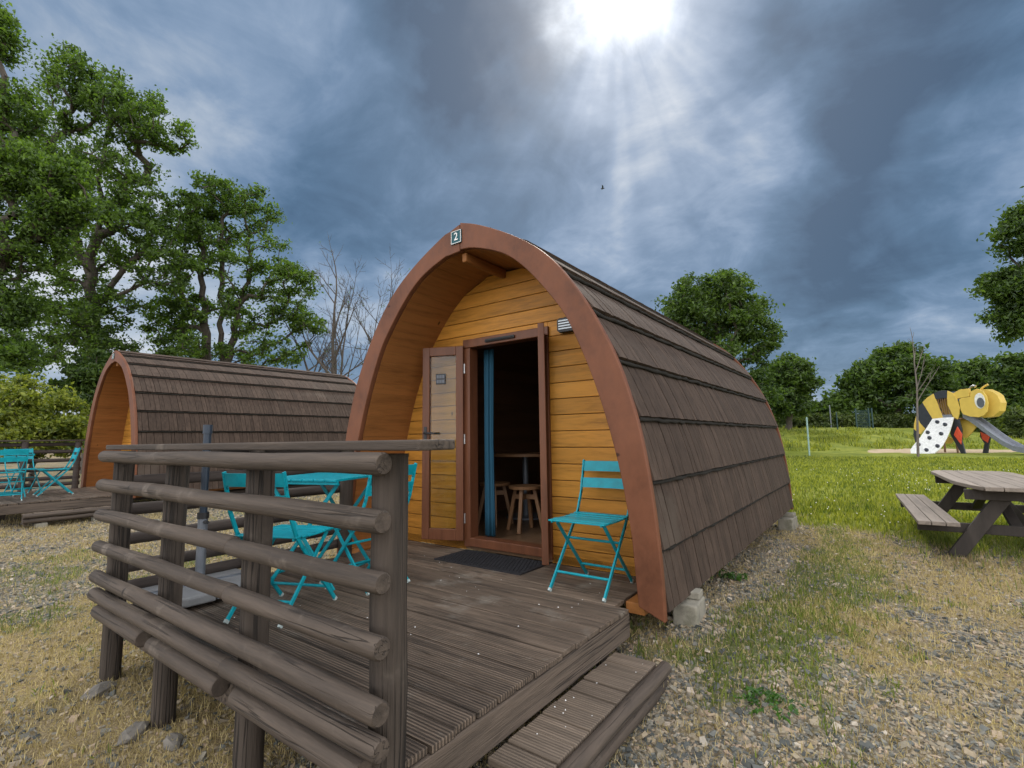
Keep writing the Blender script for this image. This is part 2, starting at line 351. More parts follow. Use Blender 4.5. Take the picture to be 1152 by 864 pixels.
def ground():
    n = 520; t = np.linspace(-1, 1, n); b = 8.2; a = 700 / math.sinh(b)
    px = a * np.sinh(b * t) - 2.2; py = a * np.sinh(b * t) + 3.8
    X, Y = np.meshgrid(px, py, indexing='ij'); Z = gz(X, Y)
    V = np.stack([X, Y, Z], -1).reshape(-1, 3)
    i = np.arange(n - 1)[:, None] * n + np.arange(n - 1)[None, :]; i = i.ravel()
    Fc = np.stack([i, i + n, i + n + 1, i + 1], 1)
    m, g, bs = new_mat('ground of gravel and grass')
    at_ = g.new('ShaderNodeVertexColor', layer_name='cover'); sp = g.new('ShaderNodeSeparateColor'); g.put(sp.inputs[0], at_.outputs[0])
    co = g.new('ShaderNodeTexCoord').outputs['Object']
    vo = g.new('ShaderNodeTexVoronoi'); g.put(vo.inputs['Vector'], co); g.put(vo.inputs['Scale'], 42); 
    vsep = g.new('ShaderNodeSeparateColor'); g.put(vsep.inputs[0], vo.outputs['Color'])
    stone = g.ramp(vsep.outputs[0], [(0, (.10, .105, .10)), (.35, (.19, .185, .165)), (.6, (.27, .235, .185)), (.8, (.33, .27, .195)), (1, (.40, .37, .31))])
    stone = g.mix(g.smooth(vo.outputs['Distance'], .3, .8), stone, (.10, .08, .055))
    nz = g.noise(co, 9, 8, .7); nf = g.noise(co, 70, 5, .7)
    straw = g.ramp(g.math('ADD', g.math('MULTIPLY', nz, .5), g.math('MULTIPLY', nf, .5)), [(.3, (.085, .063, .032)), (.5, (.26, .20, .105)), (.7, (.46, .37, .21))])
    big = g.noise(co, .5, 6, .65)
    gf = g.math('ADD', g.math('MULTIPLY', nz, .3), g.math('ADD', g.math('MULTIPLY', g.noise(co, 1.7, 6, .7), .3), g.math('MULTIPLY', big, .4)))
    grass = g.ramp(gf, [(.36, (.055, .085, .012)), (.47, (.135, .170, .020)), (.56, (.225, .245, .035)), (.68, (.36, .34, .09))])
    col = g.mix(sp.outputs[1], stone, straw); col = g.mix(sp.outputs[2], col, (.075, .10, .022)); col = g.mix(sp.outputs[0], col, grass)
    g.put(bs.inputs['Base Color'], col); bs.inputs['Roughness'].default_value = .95; bs.inputs['Specular IOR Level'].default_value = .15
    bp = g.new('ShaderNodeBump'); g.put(bp.inputs['Height'], g.math('ADD', g.math('MULTIPLY', vo.outputs['Distance'], -.7), nf)); bp.inputs['Strength'].default_value = .7; bp.inputs['Distance'].default_value = .02
    g.l.new(bp.outputs[0], bs.inputs['Normal'])
    o = np_mesh('ground', V, Fc, m, smooth=True)
    ca = o.data.color_attributes.new('cover', 'FLOAT_COLOR', 'POINT')
    x, y = V[:, 0], V[:, 1]
    C = np.ones((len(V), 4), np.float32); C[:, 0] = field(x, y); C[:, 1] = strawy(x, y) * .85 + .1; C[:, 2] = greeny(x, y) * .7
    ca.data.foreach_set('color', C.ravel())
    tag(o, kind='structure'); return o
ground()

def near_points(n, rmin, rmax, power=1.0, half=62):
    r = rmin + (rmax - rmin) * rng.random(n) ** power
    a = math.atan2(FWD.y, FWD.x) + np.radians(rng.uniform(-half, half, n))
    return r * np.cos(a), r * np.sin(a)
def rotmats(n, tilt):
    az = rng.random(n) * 2 * np.pi; tx = rng.normal(0, tilt, n); ty = rng.normal(0, tilt, n)
    ca, sa = np.cos(az), np.sin(az); cx, sx = np.cos(tx), np.sin(tx); cy, sy = np.cos(ty), np.sin(ty)
    Rz = np.zeros((n, 3, 3)); Rz[:, 0, 0] = ca; Rz[:, 0, 1] = -sa; Rz[:, 1, 0] = sa; Rz[:, 1, 1] = ca; Rz[:, 2, 2] = 1
    Rx = np.zeros((n, 3, 3)); Rx[:, 0, 0] = 1; Rx[:, 1, 1] = cx; Rx[:, 1, 2] = -sx; Rx[:, 2, 1] = sx; Rx[:, 2, 2] = cx
    Ry = np.zeros((n, 3, 3)); Ry[:, 1, 1] = 1; Ry[:, 0, 0] = cy; Ry[:, 0, 2] = sy; Ry[:, 2, 0] = -sy; Ry[:, 2, 2] = cy
    return Rx @ Ry @ Rz

def gravel():
    x, y = near_points(300000, .9, 12, 1.3)
    keep = rng.random(len(x)) > field(x, y) * 1.15
    keep &= rng.random(len(x)) > .18 + .58 * strawy(x, y)
    keep &= rng.random(len(x)) > .6 * greeny(x, y)
    x, y = x[keep], y[keep]; n = len(x); d = np.hypot(x, y)
    s = np.exp(rng.normal(math.log(.0056), .50, n)) * (1 + .05 * d)
    s = np.clip(s, .003, .024)
    cube = np.array([[-1, -1, -1], [1, -1, -1], [1, 1, -1], [-1, 1, -1], [-1, -1, 1], [1, -1, 1], [1, 1, 1], [-1, 1, 1]], float)
    P = cube[None] * (1 + rng.uniform(-.45, .25, (n, 8, 3)))
    P *= np.stack([s, s * rng.uniform(.5, .95, n), s * rng.uniform(.25, .6, n)], 1)[:, None, :]
    P = np.einsum('nij,nkj->nki', rotmats(n, .32), P)
    P += np.stack([x, y, gz(x, y) + s * .15], 1)[:, None, :]
    q = np.array([(0, 3, 2, 1), (4, 5, 6, 7), (0, 1, 5, 4), (1, 2, 6, 5), (2, 3, 7, 6), (3, 0, 4, 7)])
    Fc = (np.arange(n)[:, None, None] * 8 + q[None]).reshape(-1, 4)
    m, g, b = new_mat('gravel stone')
    isl = g.new('ShaderNodeNewGeometry').outputs['Random Per Island']
    col = g.ramp(isl, [(0, (.06, .064, .060)), (.22, (.115, .120, .110)), (.42, (.185, .178, .150)), (.60, (.25, .215, .155)), (.84, (.32, .255, .17)), (.95, (.34, .25, .175)), (1, (.48, .43, .35))])
    col = g.vmath('SCALE', col, g.math('MULTIPLY_ADD', g.noise(g.new('ShaderNodeTexCoord').outputs['Object'], 90, 3), .6, .7))
    g.put(b.inputs['Base Color'], col); b.inputs['Roughness'].default_value = .8; b.inputs['Specular IOR Level'].default_value = .3
    tag(np_mesh('gravel', P.reshape(-1, 3), Fc, m), 'loose slate and sandstone chippings spread between the pods', 'gravel', kind='stuff')
gravel()

def blades(name, label, cat, x, y, h, lean, wd, mat, base=None):
    n = len(x); az = rng.random(n) * 2 * np.pi; z = gz(x, y) if base is None else base
    ln = rng.normal(0, lean, n); dx, dy = np.cos(az), np.sin(az)
    tip = np.stack([x + dx * np.sin(ln) * h, y + dy * np.sin(ln) * h, z + np.cos(ln) * h], 1)
    mid = np.stack([x + dx * np.sin(ln) * h * .42, y + dy * np.sin(ln) * h * .42, z + np.abs(np.cos(ln)) * h * .58], 1)
    a2 = rng.random(n) * np.pi; wx, wy = np.cos(a2) * wd, np.sin(a2) * wd; o = np.zeros(n)
    side = np.stack([wx, wy, o], 1); root = np.stack([x, y, z - .004], 1)
    P = np.stack([root - side, root + side, mid + side * .7, tip, mid - side * .7], 1).reshape(-1, 3)
    Fc = np.arange(n)[:, None] * 5 + np.arange(5)[None]
    return tag(np_mesh(name, P, Fc, mat), label, cat, kind='stuff')
M['grass'] = leaf_mat('grass blades', (.048, .088, .012), (.34, .35, .05), .38, .8)
M['tuft'] = leaf_mat('tuft blades', (.05, .085, .015), (.23, .27, .06), .35, 2)
M['straw'] = leaf_mat('dry straw', (.20, .15, .065), (.62, .51, .27), .2, 2)

def grass():
    x, y = near_points(260000, 5.5, 34, 1.35, 56)
    k = rng.random(len(x)) < field(x, y) * np.clip(.25 + vnoise(x, y, .8, 41), 0, 1); x, y = x[k], y[k]; d = np.hypot(x, y)
    X2, Y2 = near_points(90000, 34, 62, 1.0, 56); k = (vnoise(X2, Y2, 1.5, 61) * .6 + vnoise(X2, Y2, .5, 62) * .4 > .5) & (-.588 * X2 + .801 * Y2 > 36.5); X2, Y2 = X2[k], Y2[k]
    blades('rough_grass', 'longer tussocky grass on the bank behind the sand patch', 'grass', X2, Y2, rng.uniform(.12, .42, len(X2)), .5, rng.uniform(.02, .05, len(X2)), M['grass'])
    blades('meadow_grass', 'short bright green grass covering the play field', 'grass', x, y, rng.uniform(.03, .085, len(x)) * (1 + .02 * d), .45, .003 + .0007 * d, M['grass'])
    x, y = near_points(170000, .9, 10, 1.2); g_ = greeny(x, y)
    k = rng.random(len(x)) < g_ * .75 * (1 - field(x, y)); x, y = x[k], y[k]
    blades('green_tufts', 'low green weeds and grass tufts growing through the gravel', 'weeds', x, y, rng.uniform(.02, .07, len(x)), .6, rng.uniform(.0015, .005, len(x)), M['tuft'])
    x, y = near_points(420000, .9, 14, 1.2)
    k = rng.random(len(x)) < (strawy(x, y) * .9 + .30) * (1 - .85 * field(x, y)); x, y = x[k], y[k]
    blades('dry_grass', 'bleached dry grass lying over the stony ground', 'dry grass', x, y, rng.uniform(.015, .055, len(x)) * (1 + .04 * np.hypot(x, y)), 1.25, rng.uniform(.0007, .0017, len(x)) * (1 + .1 * np.hypot(x, y)), M['straw'])
    # long grass at the table legs
    n = 2600; a = rng.random(n) * 6.28; rr = np.abs(rng.normal(0, .35, n))
    x = 1.0 + .62 * np.cos(a) * 1.3 * (.5 + rr); y = 8.0 + rr * np.sin(a) * 3.2
    blades('long_grass', 'longer dark green grass left unmown below the picnic table', 'grass', x, y, rng.uniform(.04, .13, n), .4, rng.uniform(.002, .005, n), M['tuft'])
    # clover heads
    x, y = near_points(1300, 8, 24, 1.1, 50); k = (rng.random(len(x)) < field(x, y) * sstep(vnoise(x, y, 1.6, 51), .35, .8)); x, y = x[k], y[k]; n = len(x)
    s = .0085 * (1 + .03 * np.hypot(x, y)); z = gz(x, y) + .06
    oct_ = np.array([[1, 0, 0], [0, 1, 0], [-1, 0, 0], [0, -1, 0], [0, 0, 1], [0, 0, -1]], float)
    P = (oct_[None] * s[:, None, None] + np.stack([x, y, z], 1)[:, None]).reshape(-1, 3)
    t = np.array([(0, 1, 4), (1, 2, 4), (2, 3, 4), (3, 0, 4), (1, 0, 5), (2, 1, 5), (3, 2, 5), (0, 3, 5)])
    tag(np_mesh('clover_flowers', P, (np.arange(n)[:, None, None] * 6 + t[None]).reshape(-1, 3), M['white']), 'tiny white clover heads dotted over the mown grass', 'flowers', kind='stuff')
grass()

def sand():
    P = []; m = surface('pale pinkish sand', (.42, .32, .205), .75, 1.2, 3, (1, 1, 1), 0, .95, .4, 30)
    c = at(1035, 508, 34); n = 48; ux = Vector((RIGHT.x, RIGHT.y, 0)).normalized(); uy = Vector((-ux.y, ux.x, 0)); mb = MB(); rings = 8
    V = []
    for r in range(rings + 1):
        for k in range(n):
            a = 2 * math.pi * k / n; f = r / rings; j = 1 + .10 * math.sin(3 * a + 1) + .06 * math.sin(7 * a)
            p = c + ux * (math.cos(a) * 5.4 * f * j + 1.8) + uy * (math.sin(a) * 3.4 * f * j)
            V.append((p.x, p.y, float(gz(p.x, p.y)) + .035 - .06 * f ** 6))
    Fc = [(r * n + k, r * n + (k + 1) % n, (r + 1) * n + (k + 1) % n, (r + 1) * n + k) for r in range(rings) for k in range(n)]
    mb.add(V, Fc, True); tag(mb.build('sand_patch', m), kind='structure')
sand()

# ------------------------------------------------------------------ the pod
OUT = [(0, 2.765), (.13, 2.725), (.26, 2.667), (.48, 2.555), (.72, 2.40), (.88, 2.25), (1.006, 2.094), (1.145, 1.88), (1.258, 1.669), (1.345, 1.475), (1.406, 1.283), (1.46, 1.09), (1.494, .90), (1.525, .69), (1.546, .488), (1.566, .238), (1.574, -.065)]
INN = [(0, 2.535), (.10, 2.53), (.19, 2.505), (.33, 2.455), (.476, 2.385), (.60, 2.285), (.714, 2.168), (.845, 2.01), (.964, 1.851), (1.065, 1.635), (1.153, 1.417), (1.23, 1.19), (1.293, .955), (1.337, .76), (1.367, .577), (1.395, .37), (1.402, .216), (1.418, .0)]
def resample(pl, step=None, n=None):
    P = [Vector(p) for p in pl]; L = [0]
    for a, b in zip(P, P[1:]): L.append(L[-1] + (b - a).length)
    n = n or max(2, round(L[-1] / step)); out = []
    for i in range(n + 1):
        t = L[-1] * i / n; k = max(j for j in range(len(L)) if L[j] <= t + 1e-9); k = min(k, len(P) - 2)
        out.append(P[k].lerp(P[k + 1], (t - L[k]) / (L[k + 1] - L[k])))
    return out
def smooth_pl(pl, it=2):
    P = [Vector(p) for p in pl]
    for _ in range(it):
        Q = [P[0]]
        for a, b in zip(P, P[1:]): Q += [a.lerp(b, .25), a.lerp(b, .75)]
        P = Q + [P[-1]]
    return [tuple(p) for p in P]
OUTS, INNS = smooth_pl(OUT), smooth_pl(INN)
def half_at(pl, z):
    for (x0, z0), (x1, z1) in zip(pl, pl[1:]):
        if z1 <= z <= z0: return x0 + (x1 - x0) * (z0 - z) / max(1e-6, z0 - z1)
    return pl[0][0] if z > pl[0][1] else pl[-1][0]
LEN = 5.32; WALL = .60
DOOR = (-.478, .462, .0, 1.935)             # outer frame in pod coordinates: x0, x1, z0, z1

def make_pod():
    rd = random.Random(5)
    root = thing('camping_pod', 'timber camping pod with open double doors and a turquoise chair in its porch', 'camping pod', (-2.64, 2.9, 0))
    o_ = resample(OUTS, n=60); i_ = resample(INNS, n=60)
    for s in (-1, 1):                       # front arch, two boards meeting at the apex
        for nm, y0, y1, gap in (('arch_board', 0, .05, .0025), ('rear_arch_board', LEN - .05, LEN, .0025)):
            mb = MB(); V = []
            for y in (y0, y1):
                for P in (o_, i_):
                    for k, p in enumerate(P):
                        q = (s * (max(p.x, gap) if k else gap), y, p.y + (-.012 if s < 0 and k < 3 else 0)); V.append(q)
            n = 61; A, B, Cc, D = 0, n, 2 * n, 3 * n
            for k in range(60):
                mb_f = [(A + k, A + k + 1, B + k + 1, B + k), (Cc + k, D + k, D + k + 1, Cc + k + 1), (A + k, Cc + k, Cc + k + 1, A + k + 1), (B + k, B + k + 1, D + k + 1, D + k)]
                mb.f += mb_f; mb.sm += [False, False, True, True]
            mb.f += [(A, B, D, Cc), (A + 60, Cc + 60, D + 60, B + 60)]; mb.sm += [False, False]
            mb.v = V; mb.build(nm, M['arch'], root, .006, fix=True)
    # a solid shell under the shingles, and the boarded lining
    shell_o = [Vector((p.x - .045 * (1 if k else 0), p.y - .05)) for k, p in enumerate(o_)]
    mb = MB()
    full = [(-p.x, p.y) for p in reversed(shell_o)] + [(p.x, p.y) for p in shell_o[1:]]
    fi = [(-p.x, p.y) for p in reversed(i_)] + [(p.x, p.y) for p in i_[1:]]
    fi = [(x * 1.016, z + .018) for x, z in fi]; n = len(full); V = []
    for y in (.05, LEN - .05):
        V += [(x, y, max(z, .0)) for x, z in full]; V += [(x, y, max(z, .0)) for x, z in fi]
    Fs = []
    for k in range(n - 1):
        Fs += [(k, k + 1, 2 * n + k + 1, 2 * n + k), (n + k, 3 * n + k, 3 * n + k + 1, n + k + 1), (k, n + k, n + k + 1, k + 1), (2 * n + k, 2 * n + k + 1, 3 * n + k + 1, 3 * n + k)]
    Fs += [(0, 2 * n, 3 * n, n), (n - 1, 2 * n - 1, 4 * n - 1, 3 * n - 1)]
    mb.add(V, Fs); mb.build('roof_shell', M['moss_shade'], root, fix=True)
    mb = MB()
    ip = resample(INNS, step=.105)
    for s in (-1, 1):
        for a, b in zip(ip, ip[1:]):
            d = (b - a).normalized(); nrm = Vector((-d.y, d.x)); a2, b2 = a + d * .0004, b - d * .0004
            if nrm.dot(Vector((a.x, a.y - 1))) < 0: nrm = -nrm
            q = []
            for y in (.052, WALL + .03):
                for p in (a2, b2, b2 + nrm * .014, a2 + nrm * .014): q.append((s * p.x, y, p.y))
            mb.hexa(q)
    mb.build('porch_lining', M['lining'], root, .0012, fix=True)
    mb = MB()
    for s in (-1, 1):
        for a, b in zip(ip, ip[1:]):
            mb.add([(s * a.x, WALL + .035, a.y), (s * b.x, WALL + .035, b.y), (s * b.x, LEN - .06, b.y), (s * a.x, LEN - .06, a.y)], [(0, 1, 2, 3)])
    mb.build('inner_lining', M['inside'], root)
    # shingles: courses laid from the eaves up, each board a real strip
    L = sum((Vector(b) - Vector(a)).length for a, b in zip(OUTS, OUTS[1:])); nc = 9; fine = resample(OUTS, n=400)
    def at_s(t):
        t = min(max(t, 0), 1) * 400; k = min(int(t), 399); p = fine[k].lerp(fine[k + 1], t - k)
        d = (fine[k + 1] - fine[k]).normalized(); return p, Vector((-d.y, d.x)) if Vector((-d.y, d.x)).dot(Vector((p.x, p.y - .6))) > 0 else Vector((d.y, -d.x))
    cuts = [1.0 - .014]
    for k in range(nc - 1): cuts.append(1.0 - .014 - .100 - k * .1145)
    cuts.append(0.0)
    roof = MB(); lip = MB()
    for s in (-1, 1):
        for c in range(len(cuts) - 1):
            tb, tt = cuts[c], max(0.0, cuts[c + 1] - .012)
            y = .053 + rd.uniform(0, .05)
            yprev = .053
            while yprev < LEN - .06:
                wd = rd.choice((.06, .075, .09, .11, .13)) * rd.uniform(.9, 1.1); y1 = min(yprev + wd, LEN - .053)
                if LEN - .053 - y1 < .05: y1 = LEN - .053
                ya, yb = yprev + rd.uniform(.001, .003), y1 - rd.uniform(.002, .006)
                dz = rd.uniform(-.0025, .0025) / L; lift = rd.uniform(-.0018, .0018)
                rows = []
                for f_ in (0, .33, .66, 1):
                    t = tb + dz + (tt - tb - dz) * f_; p, nr = at_s(t); o = .020 + lift - .050 * f_
                    th = .036
                    rows.append((p + nr * (o - .008), p + nr * (o - .008 - th)))
                V = []
                for top, bot in rows: V += [(s * top.x, ya, top.y), (s * top.x, yb, top.y), (s * bot.x, yb, bot.y), (s * bot.x, ya, bot.y)]
                Fs = []
                for r in range(3):
                    b0, b1 = r * 4, r * 4 + 4
                    Fs += [(b0, b0 + 1, b1 + 1, b1), (b0 + 1, b0 + 2, b1 + 2, b1 + 1), (b0 + 2, b0 + 3, b1 + 3, b1 + 2), (b0 + 3, b0, b1, b1 + 3)]
                Fs += [(3, 2, 1, 0), (12, 13, 14, 15)]
                roof.add(V, Fs); yprev = y1
            # ragged mossy lip, darkened and hung low to paint each course's shadow line
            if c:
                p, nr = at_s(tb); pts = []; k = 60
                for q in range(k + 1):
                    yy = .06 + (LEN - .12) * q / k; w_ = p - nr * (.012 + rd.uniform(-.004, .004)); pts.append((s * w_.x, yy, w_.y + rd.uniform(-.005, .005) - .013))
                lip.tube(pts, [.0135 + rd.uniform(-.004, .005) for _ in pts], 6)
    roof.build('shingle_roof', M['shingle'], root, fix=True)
    lip.build('shingle_moss_shade', M['moss_shade'], root)
    rc = MB()
    yy = .055
    while yy < LEN - .06:
        y1 = min(yy + rd.uniform(.28, .36), LEN - .055); h = rd.uniform(0, .004)
        for s in (-1, 1): rc.hexa([(s * .0, yy, 2.762 + h), (s * .13, yy, 2.715 + h), (s * .13, y1 - .004, 2.715 + h), (s * .0, y1 - .004, 2.762 + h), (s * .0, yy, 2.776 + h), (s * .132, yy, 2.729 + h), (s * .132, y1 - .004, 2.729 + h), (s * .0, y1 - .004, 2.776 + h)])
        yy = y1
    rc.build('ridge_cap', M['shingle'], root, fix=True)
    # boarded front wall with the door opening, and a plain rear wall
    def boards(y0, y1, name, mat, hole=None, bh=.132):
        mb = MB(); z = .0
        while z < 2.50:
            z1 = min(z + bh, 2.515); za, zb = z + .0015, z1 - .0035
            ha, hb = half_at(INNS, za) + .006, half_at(INNS, zb) + .006
            segs = [((-ha, -hb), (ha, hb))]
            if hole and za < hole[3] - .01:
                if zb > hole[3]: segs = [((-ha, -hb), (hole[0] + .012,) * 2), ((hole[1] - .012,) * 2, (ha, hb)), None]
                else: segs = [((-ha, -hb), (hole[0] + .012,) * 2), ((hole[1] - .012,) * 2, (ha, hb))]
            for sg in segs:
                if sg is None: mb.hexa([(hole[0] + .0125, y0, hole[3] - .012), (hole[1] - .0125, y0, hole[3] - .012), (hole[1] - .0125, y1, hole[3] - .012), (hole[0] + .0125, y1, hole[3] - .012), (hole[0] + .0125, y0, zb), (hole[1] - .0125, y0, zb), (hole[1] - .0125, y1, zb), (hole[0] + .0125, y1, zb)]); continue
                (la, lb), (ra, rb) = sg
                mb.hexa([(la, y0, za), (ra, y0, za), (ra, y1, za), (la, y1, za), (lb, y0, zb), (rb, y0, zb), (rb, y1, zb), (lb, y1, zb)])
            z = z1
        return mb.build(name, mat, root, .004)
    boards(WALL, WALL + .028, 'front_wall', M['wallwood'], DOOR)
    boards(LEN - .12, LEN - .09, 'rear_wall', M['wallwood'])
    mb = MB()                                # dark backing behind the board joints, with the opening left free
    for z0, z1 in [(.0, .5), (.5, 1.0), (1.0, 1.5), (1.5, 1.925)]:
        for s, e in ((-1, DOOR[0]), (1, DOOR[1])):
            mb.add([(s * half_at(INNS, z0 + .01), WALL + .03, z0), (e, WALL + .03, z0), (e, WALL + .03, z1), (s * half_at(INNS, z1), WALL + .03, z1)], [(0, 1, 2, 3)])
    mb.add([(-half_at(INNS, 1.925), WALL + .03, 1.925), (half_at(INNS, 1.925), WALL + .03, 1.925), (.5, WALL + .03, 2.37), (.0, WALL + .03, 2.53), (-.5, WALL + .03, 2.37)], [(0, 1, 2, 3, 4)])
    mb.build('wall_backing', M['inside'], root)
    # floor platform and skids
    mb = MB(); mb.box(-1.40, 1.40, WALL + .0, LEN - .09, .008, .07); mb.build('floor', M['floor'], root)
    for s in (-1, 1):
        mb = MB(); mb.box(s * 1.37 - .06, s * 1.37 + .06, .06, LEN - .08, -.068, -.002); mb.build('sill_beam', M['lining'], root, .004)
    for x in (-1.24, -.4, .4, 1.18):
        mb = MB(); mb.box(x - .05, x + .05, WALL + .1, LEN - .12, -.20, -.118); mb.build('skid', M['slat'], root)
    mb = MB(); mb.box(-.024, .024, .051, WALL, 2.445, 2.525); mb.build('ridge_beam', M['lining'], root, .012)
    # door frame, threshold, leaves
    x0, x1, z0, z1 = DOOR; fy0, fy1 = WALL - .022, WALL + .095
    fr = MB(); tz = .10
    fr.box(x0, x0 + .075, fy0, fy1, z0 + .03, z1 - .082); fr.box(x1 - .075, x1, fy0, fy1, z0 + .03, z1 - .082); fr.box(x0 - .006, x1 + .006, fy0 - .006, fy1, z1 - .08, z1)
    frame = fr.build('door_frame', M['frame'], root, .006)
    mb = MB(); mb.box(x0 + .077, x1 - .077, fy0 - .012, fy1, z0 + .04, z0 + .115); mb.build('threshold', M['frame'], frame, .006)
    mb = MB(); mb.box(-.20, .13, fy0 - .026, fy0 - .007, z1 - .058, z1 - .03); mb.box(-.19, .12, fy0 - .034, fy0 - .026, z1 - .05, z1 - .04); mb.build('trickle_vent', M['black'], frame, .004)
    def leaf(name, hx, ang, width, handle, label):
        piv = Vector((hx, fy0 - .012, 0)); d = Vector((math.cos(ang), math.sin(ang), 0)); nrm = Vector((-d.y, d.x, 0)); t = .05
        def P(a, z, q): v = piv + d * a + nrm * q; return (v.x, v.y, z)
        def bx(mb, a0, a1, za, zb, q0, q1): mb.hexa([P(a0, za, q0), P(a1, za, q0), P(a1, za, q1), P(a0, za, q1), P(a0, zb, q0), P(a1, zb, q0), P(a1, zb, q1), P(a0, zb, q1)])
        mb = MB(); za, zb = .085, 1.875; st = .072
        bx(mb, .0, st, za, zb, -t / 2, t / 2); bx(mb, width - st, width, za, zb, -t / 2, t / 2)
        bx(mb, st + .001, width - st - .001, za, za + .10, -t / 2, t / 2); bx(mb, st + .001, width - st - .001, zb - .085, zb, -t / 2, t / 2)
        dr = mb.build(name, M['frame'], root, .005, fix=True); dr['label'] = label
        mb = MB(); bx(mb, st - .008, width - st + .008, za + .095, zb - .08, -.008, .008); mb.build('pane', M['glass'], dr, fix=True)
        if handle:
            for q in (-1, 1):
                mb = MB(); a = width - .035
                bx(mb, a - .014, a + .014, .93, 1.12, q * t / 2, q * (t / 2 + .006))
                mb.tube([P(a, 1.06, q * .03), P(a, 1.06, q * .065), P(a - .11, 1.055, q * .068)], .010, 8); mb.build('handle', M['black'], dr, fix=True)
            mb = MB(); bx(mb, width - st - .155, width - st - .06, 1.52, 1.62, -.012, -.0085); bx(mb, width - st - .155, width - st - .06, 1.52, 1.62, .0085, .012); st_ = mb.build('door_sticker', M['black'], dr, fix=True)
            mb = MB()
            for r in range(2):
                for c_ in range(3): a0 = width - st - .147 + c_ * .028; bx(mb, a0, a0 + .022, 1.532 + r * .045, 1.562 + r * .045, -.0135, -.0122); bx(mb, a0, a0 + .022, 1.532 + r * .045, 1.562 + r * .045, .0122, .0135)
            mb.build('sticker_mark', M['slate'], dr, fix=True)
        for z in (.28, 1.0, 1.66):
            mb = MB(); mb.tube([P(-.002, z - .045, -.01), P(-.002, z + .045, -.01)], .011, 8); mb.build('hinge', M['metal'], dr)
        return dr
    leaf('door', x0 + .012, R(180 + 22), .41, True, 'glazed door folded back against the boarded wall, with black lever handle')
    leaf('door', x1 - .056, math.atan2(-3.47, 2.235), .41, False, 'glazed door swung straight out from the frame')
    # lamp, number plate
    mb = MB(); lx0, lx1, lz0, lz1 = .575, .80, 1.855, 1.975
    mb.prism([(lx0, lz0 + .02), (lx0 + .02, lz0), (lx1 - .02, lz0), (lx1, lz0 + .02), (lx1, lz1 - .02), (lx1 - .02, lz1), (lx0 + .02, lz1), (lx0, lz1 - .02)], WALL - .055, WALL, lambda a, b, t: (a, t, b))
    lamp = mb.build('bulkhead_lamp', M['black'], root, .004, fix=True)
    mb = MB(); mb.box(lx0 + .02, lx1 - .02, WALL - .066, WALL - .056, lz0 + .022, lz1 - .016); mb.build('lamp_lens', M['lens'], lamp)
    mb = MB()
    for k in range(4): z = lz0 + .035 + k * .022; mb.box(lx0 + .018, lx1 - .018, WALL - .074, WALL - .0665, z, z + .007)
    mb.build('lamp_grille', M['black'], lamp)
    px, pz, hw = -.032, 2.648, .056
    mb = MB(); mb.box(px - hw, px + hw, -.010, -.002, pz - hw, pz + hw); pl = mb.build('number_plate', M['plate'], root, .002)
    mb = MB(); e = hw - .003; i2 = e - .0042
    for a in ((-e, e, i2, e), (-e, e, -e, -i2), (-e, -i2, -i2 + .0003, i2 - .0003), (i2, e, -i2 + .0003, i2 - .0003)): mb.box(px + a[0], px + a[1], -.0125, -.0105, pz + a[2], pz + a[3])
    mb.build('plate_border', M['white'], pl)
    tc = bpy.data.curves.new('plate_number', 'FONT'); tc.body = '2'; tc.size = .092; tc.align_x = 'CENTER'; tc.align_y = 'CENTER'; tc.extrude = .001; tc.offset = .0006
    to = bpy.data.objects.new('tmp', tc); COL.objects.link(to); bpy.context.view_layer.update()
    me = bpy.data.meshes.new_from_object(to.evaluated_get(bpy.context.evaluated_depsgraph_get())); bpy.data.objects.remove(to)
    me.materials.clear(); me.materials.append(M['white'])
    no = bpy.data.objects.new('plate_number', me); COL.objects.link(no); no.parent = pl; no.location = (px, -.0122, pz); no.rotation_euler = (R(90), 0, 0)
    return root
pod = make_pod()
pod2_off = Vector((-9.61, .30, .10))
dup(pod, pod.location + pod2_off, 0, 'more distant timber camping pod standing under the tall oaks, seen along its shingled flank', skip=('door',))

# ------------------------------------------------------------------ decks, steps, fences
def make_deck(loc, label):
    rd = random.Random(3)
    root = thing('wooden_deck', label, 'deck', loc)
    mb = MB(); y = 1.115
    while y < 3.50:
        y1 = min(y + .1235, 3.50); xr = -1.268 + rd.uniform(-.004, .012) if y1 < 2.90 else -1.346
        h = rd.uniform(-.003, .003)
        cut = rd.choice((None, None, None, -2.9, -2.2, -3.3))
        segs = [(-3.86, xr)] if cut is None else [(-3.86, cut - .002), (cut + .002, xr)]
        for a, b in segs: mb.box(a, b, y + .0035, y1 - .0035, -.026 + h, 0 + h)
        y = y1
    mb.build('deck_boards', M['deck'], root, .004)
    mb = MB(); mb.box(-1.305, -1.262, 1.12, 2.86, -.165, -.030); mb.build('edge_board', M['beam'], root, .006)
    mb = MB(); mb.box(-3.84, -1.31, 1.125, 1.168, -.165, -.030); mb.build('front_joist', M['beam'], root, .006)
    mb = MB(); mb.box(-3.862, -3.82, 1.17, 3.45, -.165, -.030); mb.build('side_joist', M['beam'], root, .006)
    mb = MB()
    for x in (-3.3, -2.75, -2.2, -1.75): mb.box(x - .022, x + .022, 1.17, 3.45, -.16, -.028)
    mb.build('joists', M['slat'], root)
    for x, y in ((-1.40, 2.70), (-2.6, 2.6), (-3.7, 2.7), (-2.6, 1.5)):
        mb = MB(); g0 = -.42; mb.box(x - .05, x + .05, y - .05, y + .05, g0, -.166); mb.build('support', M['post'], root)
    return root
deck = make_deck((0, 0, 0), 'grooved brown timber deck in front of the near pod')

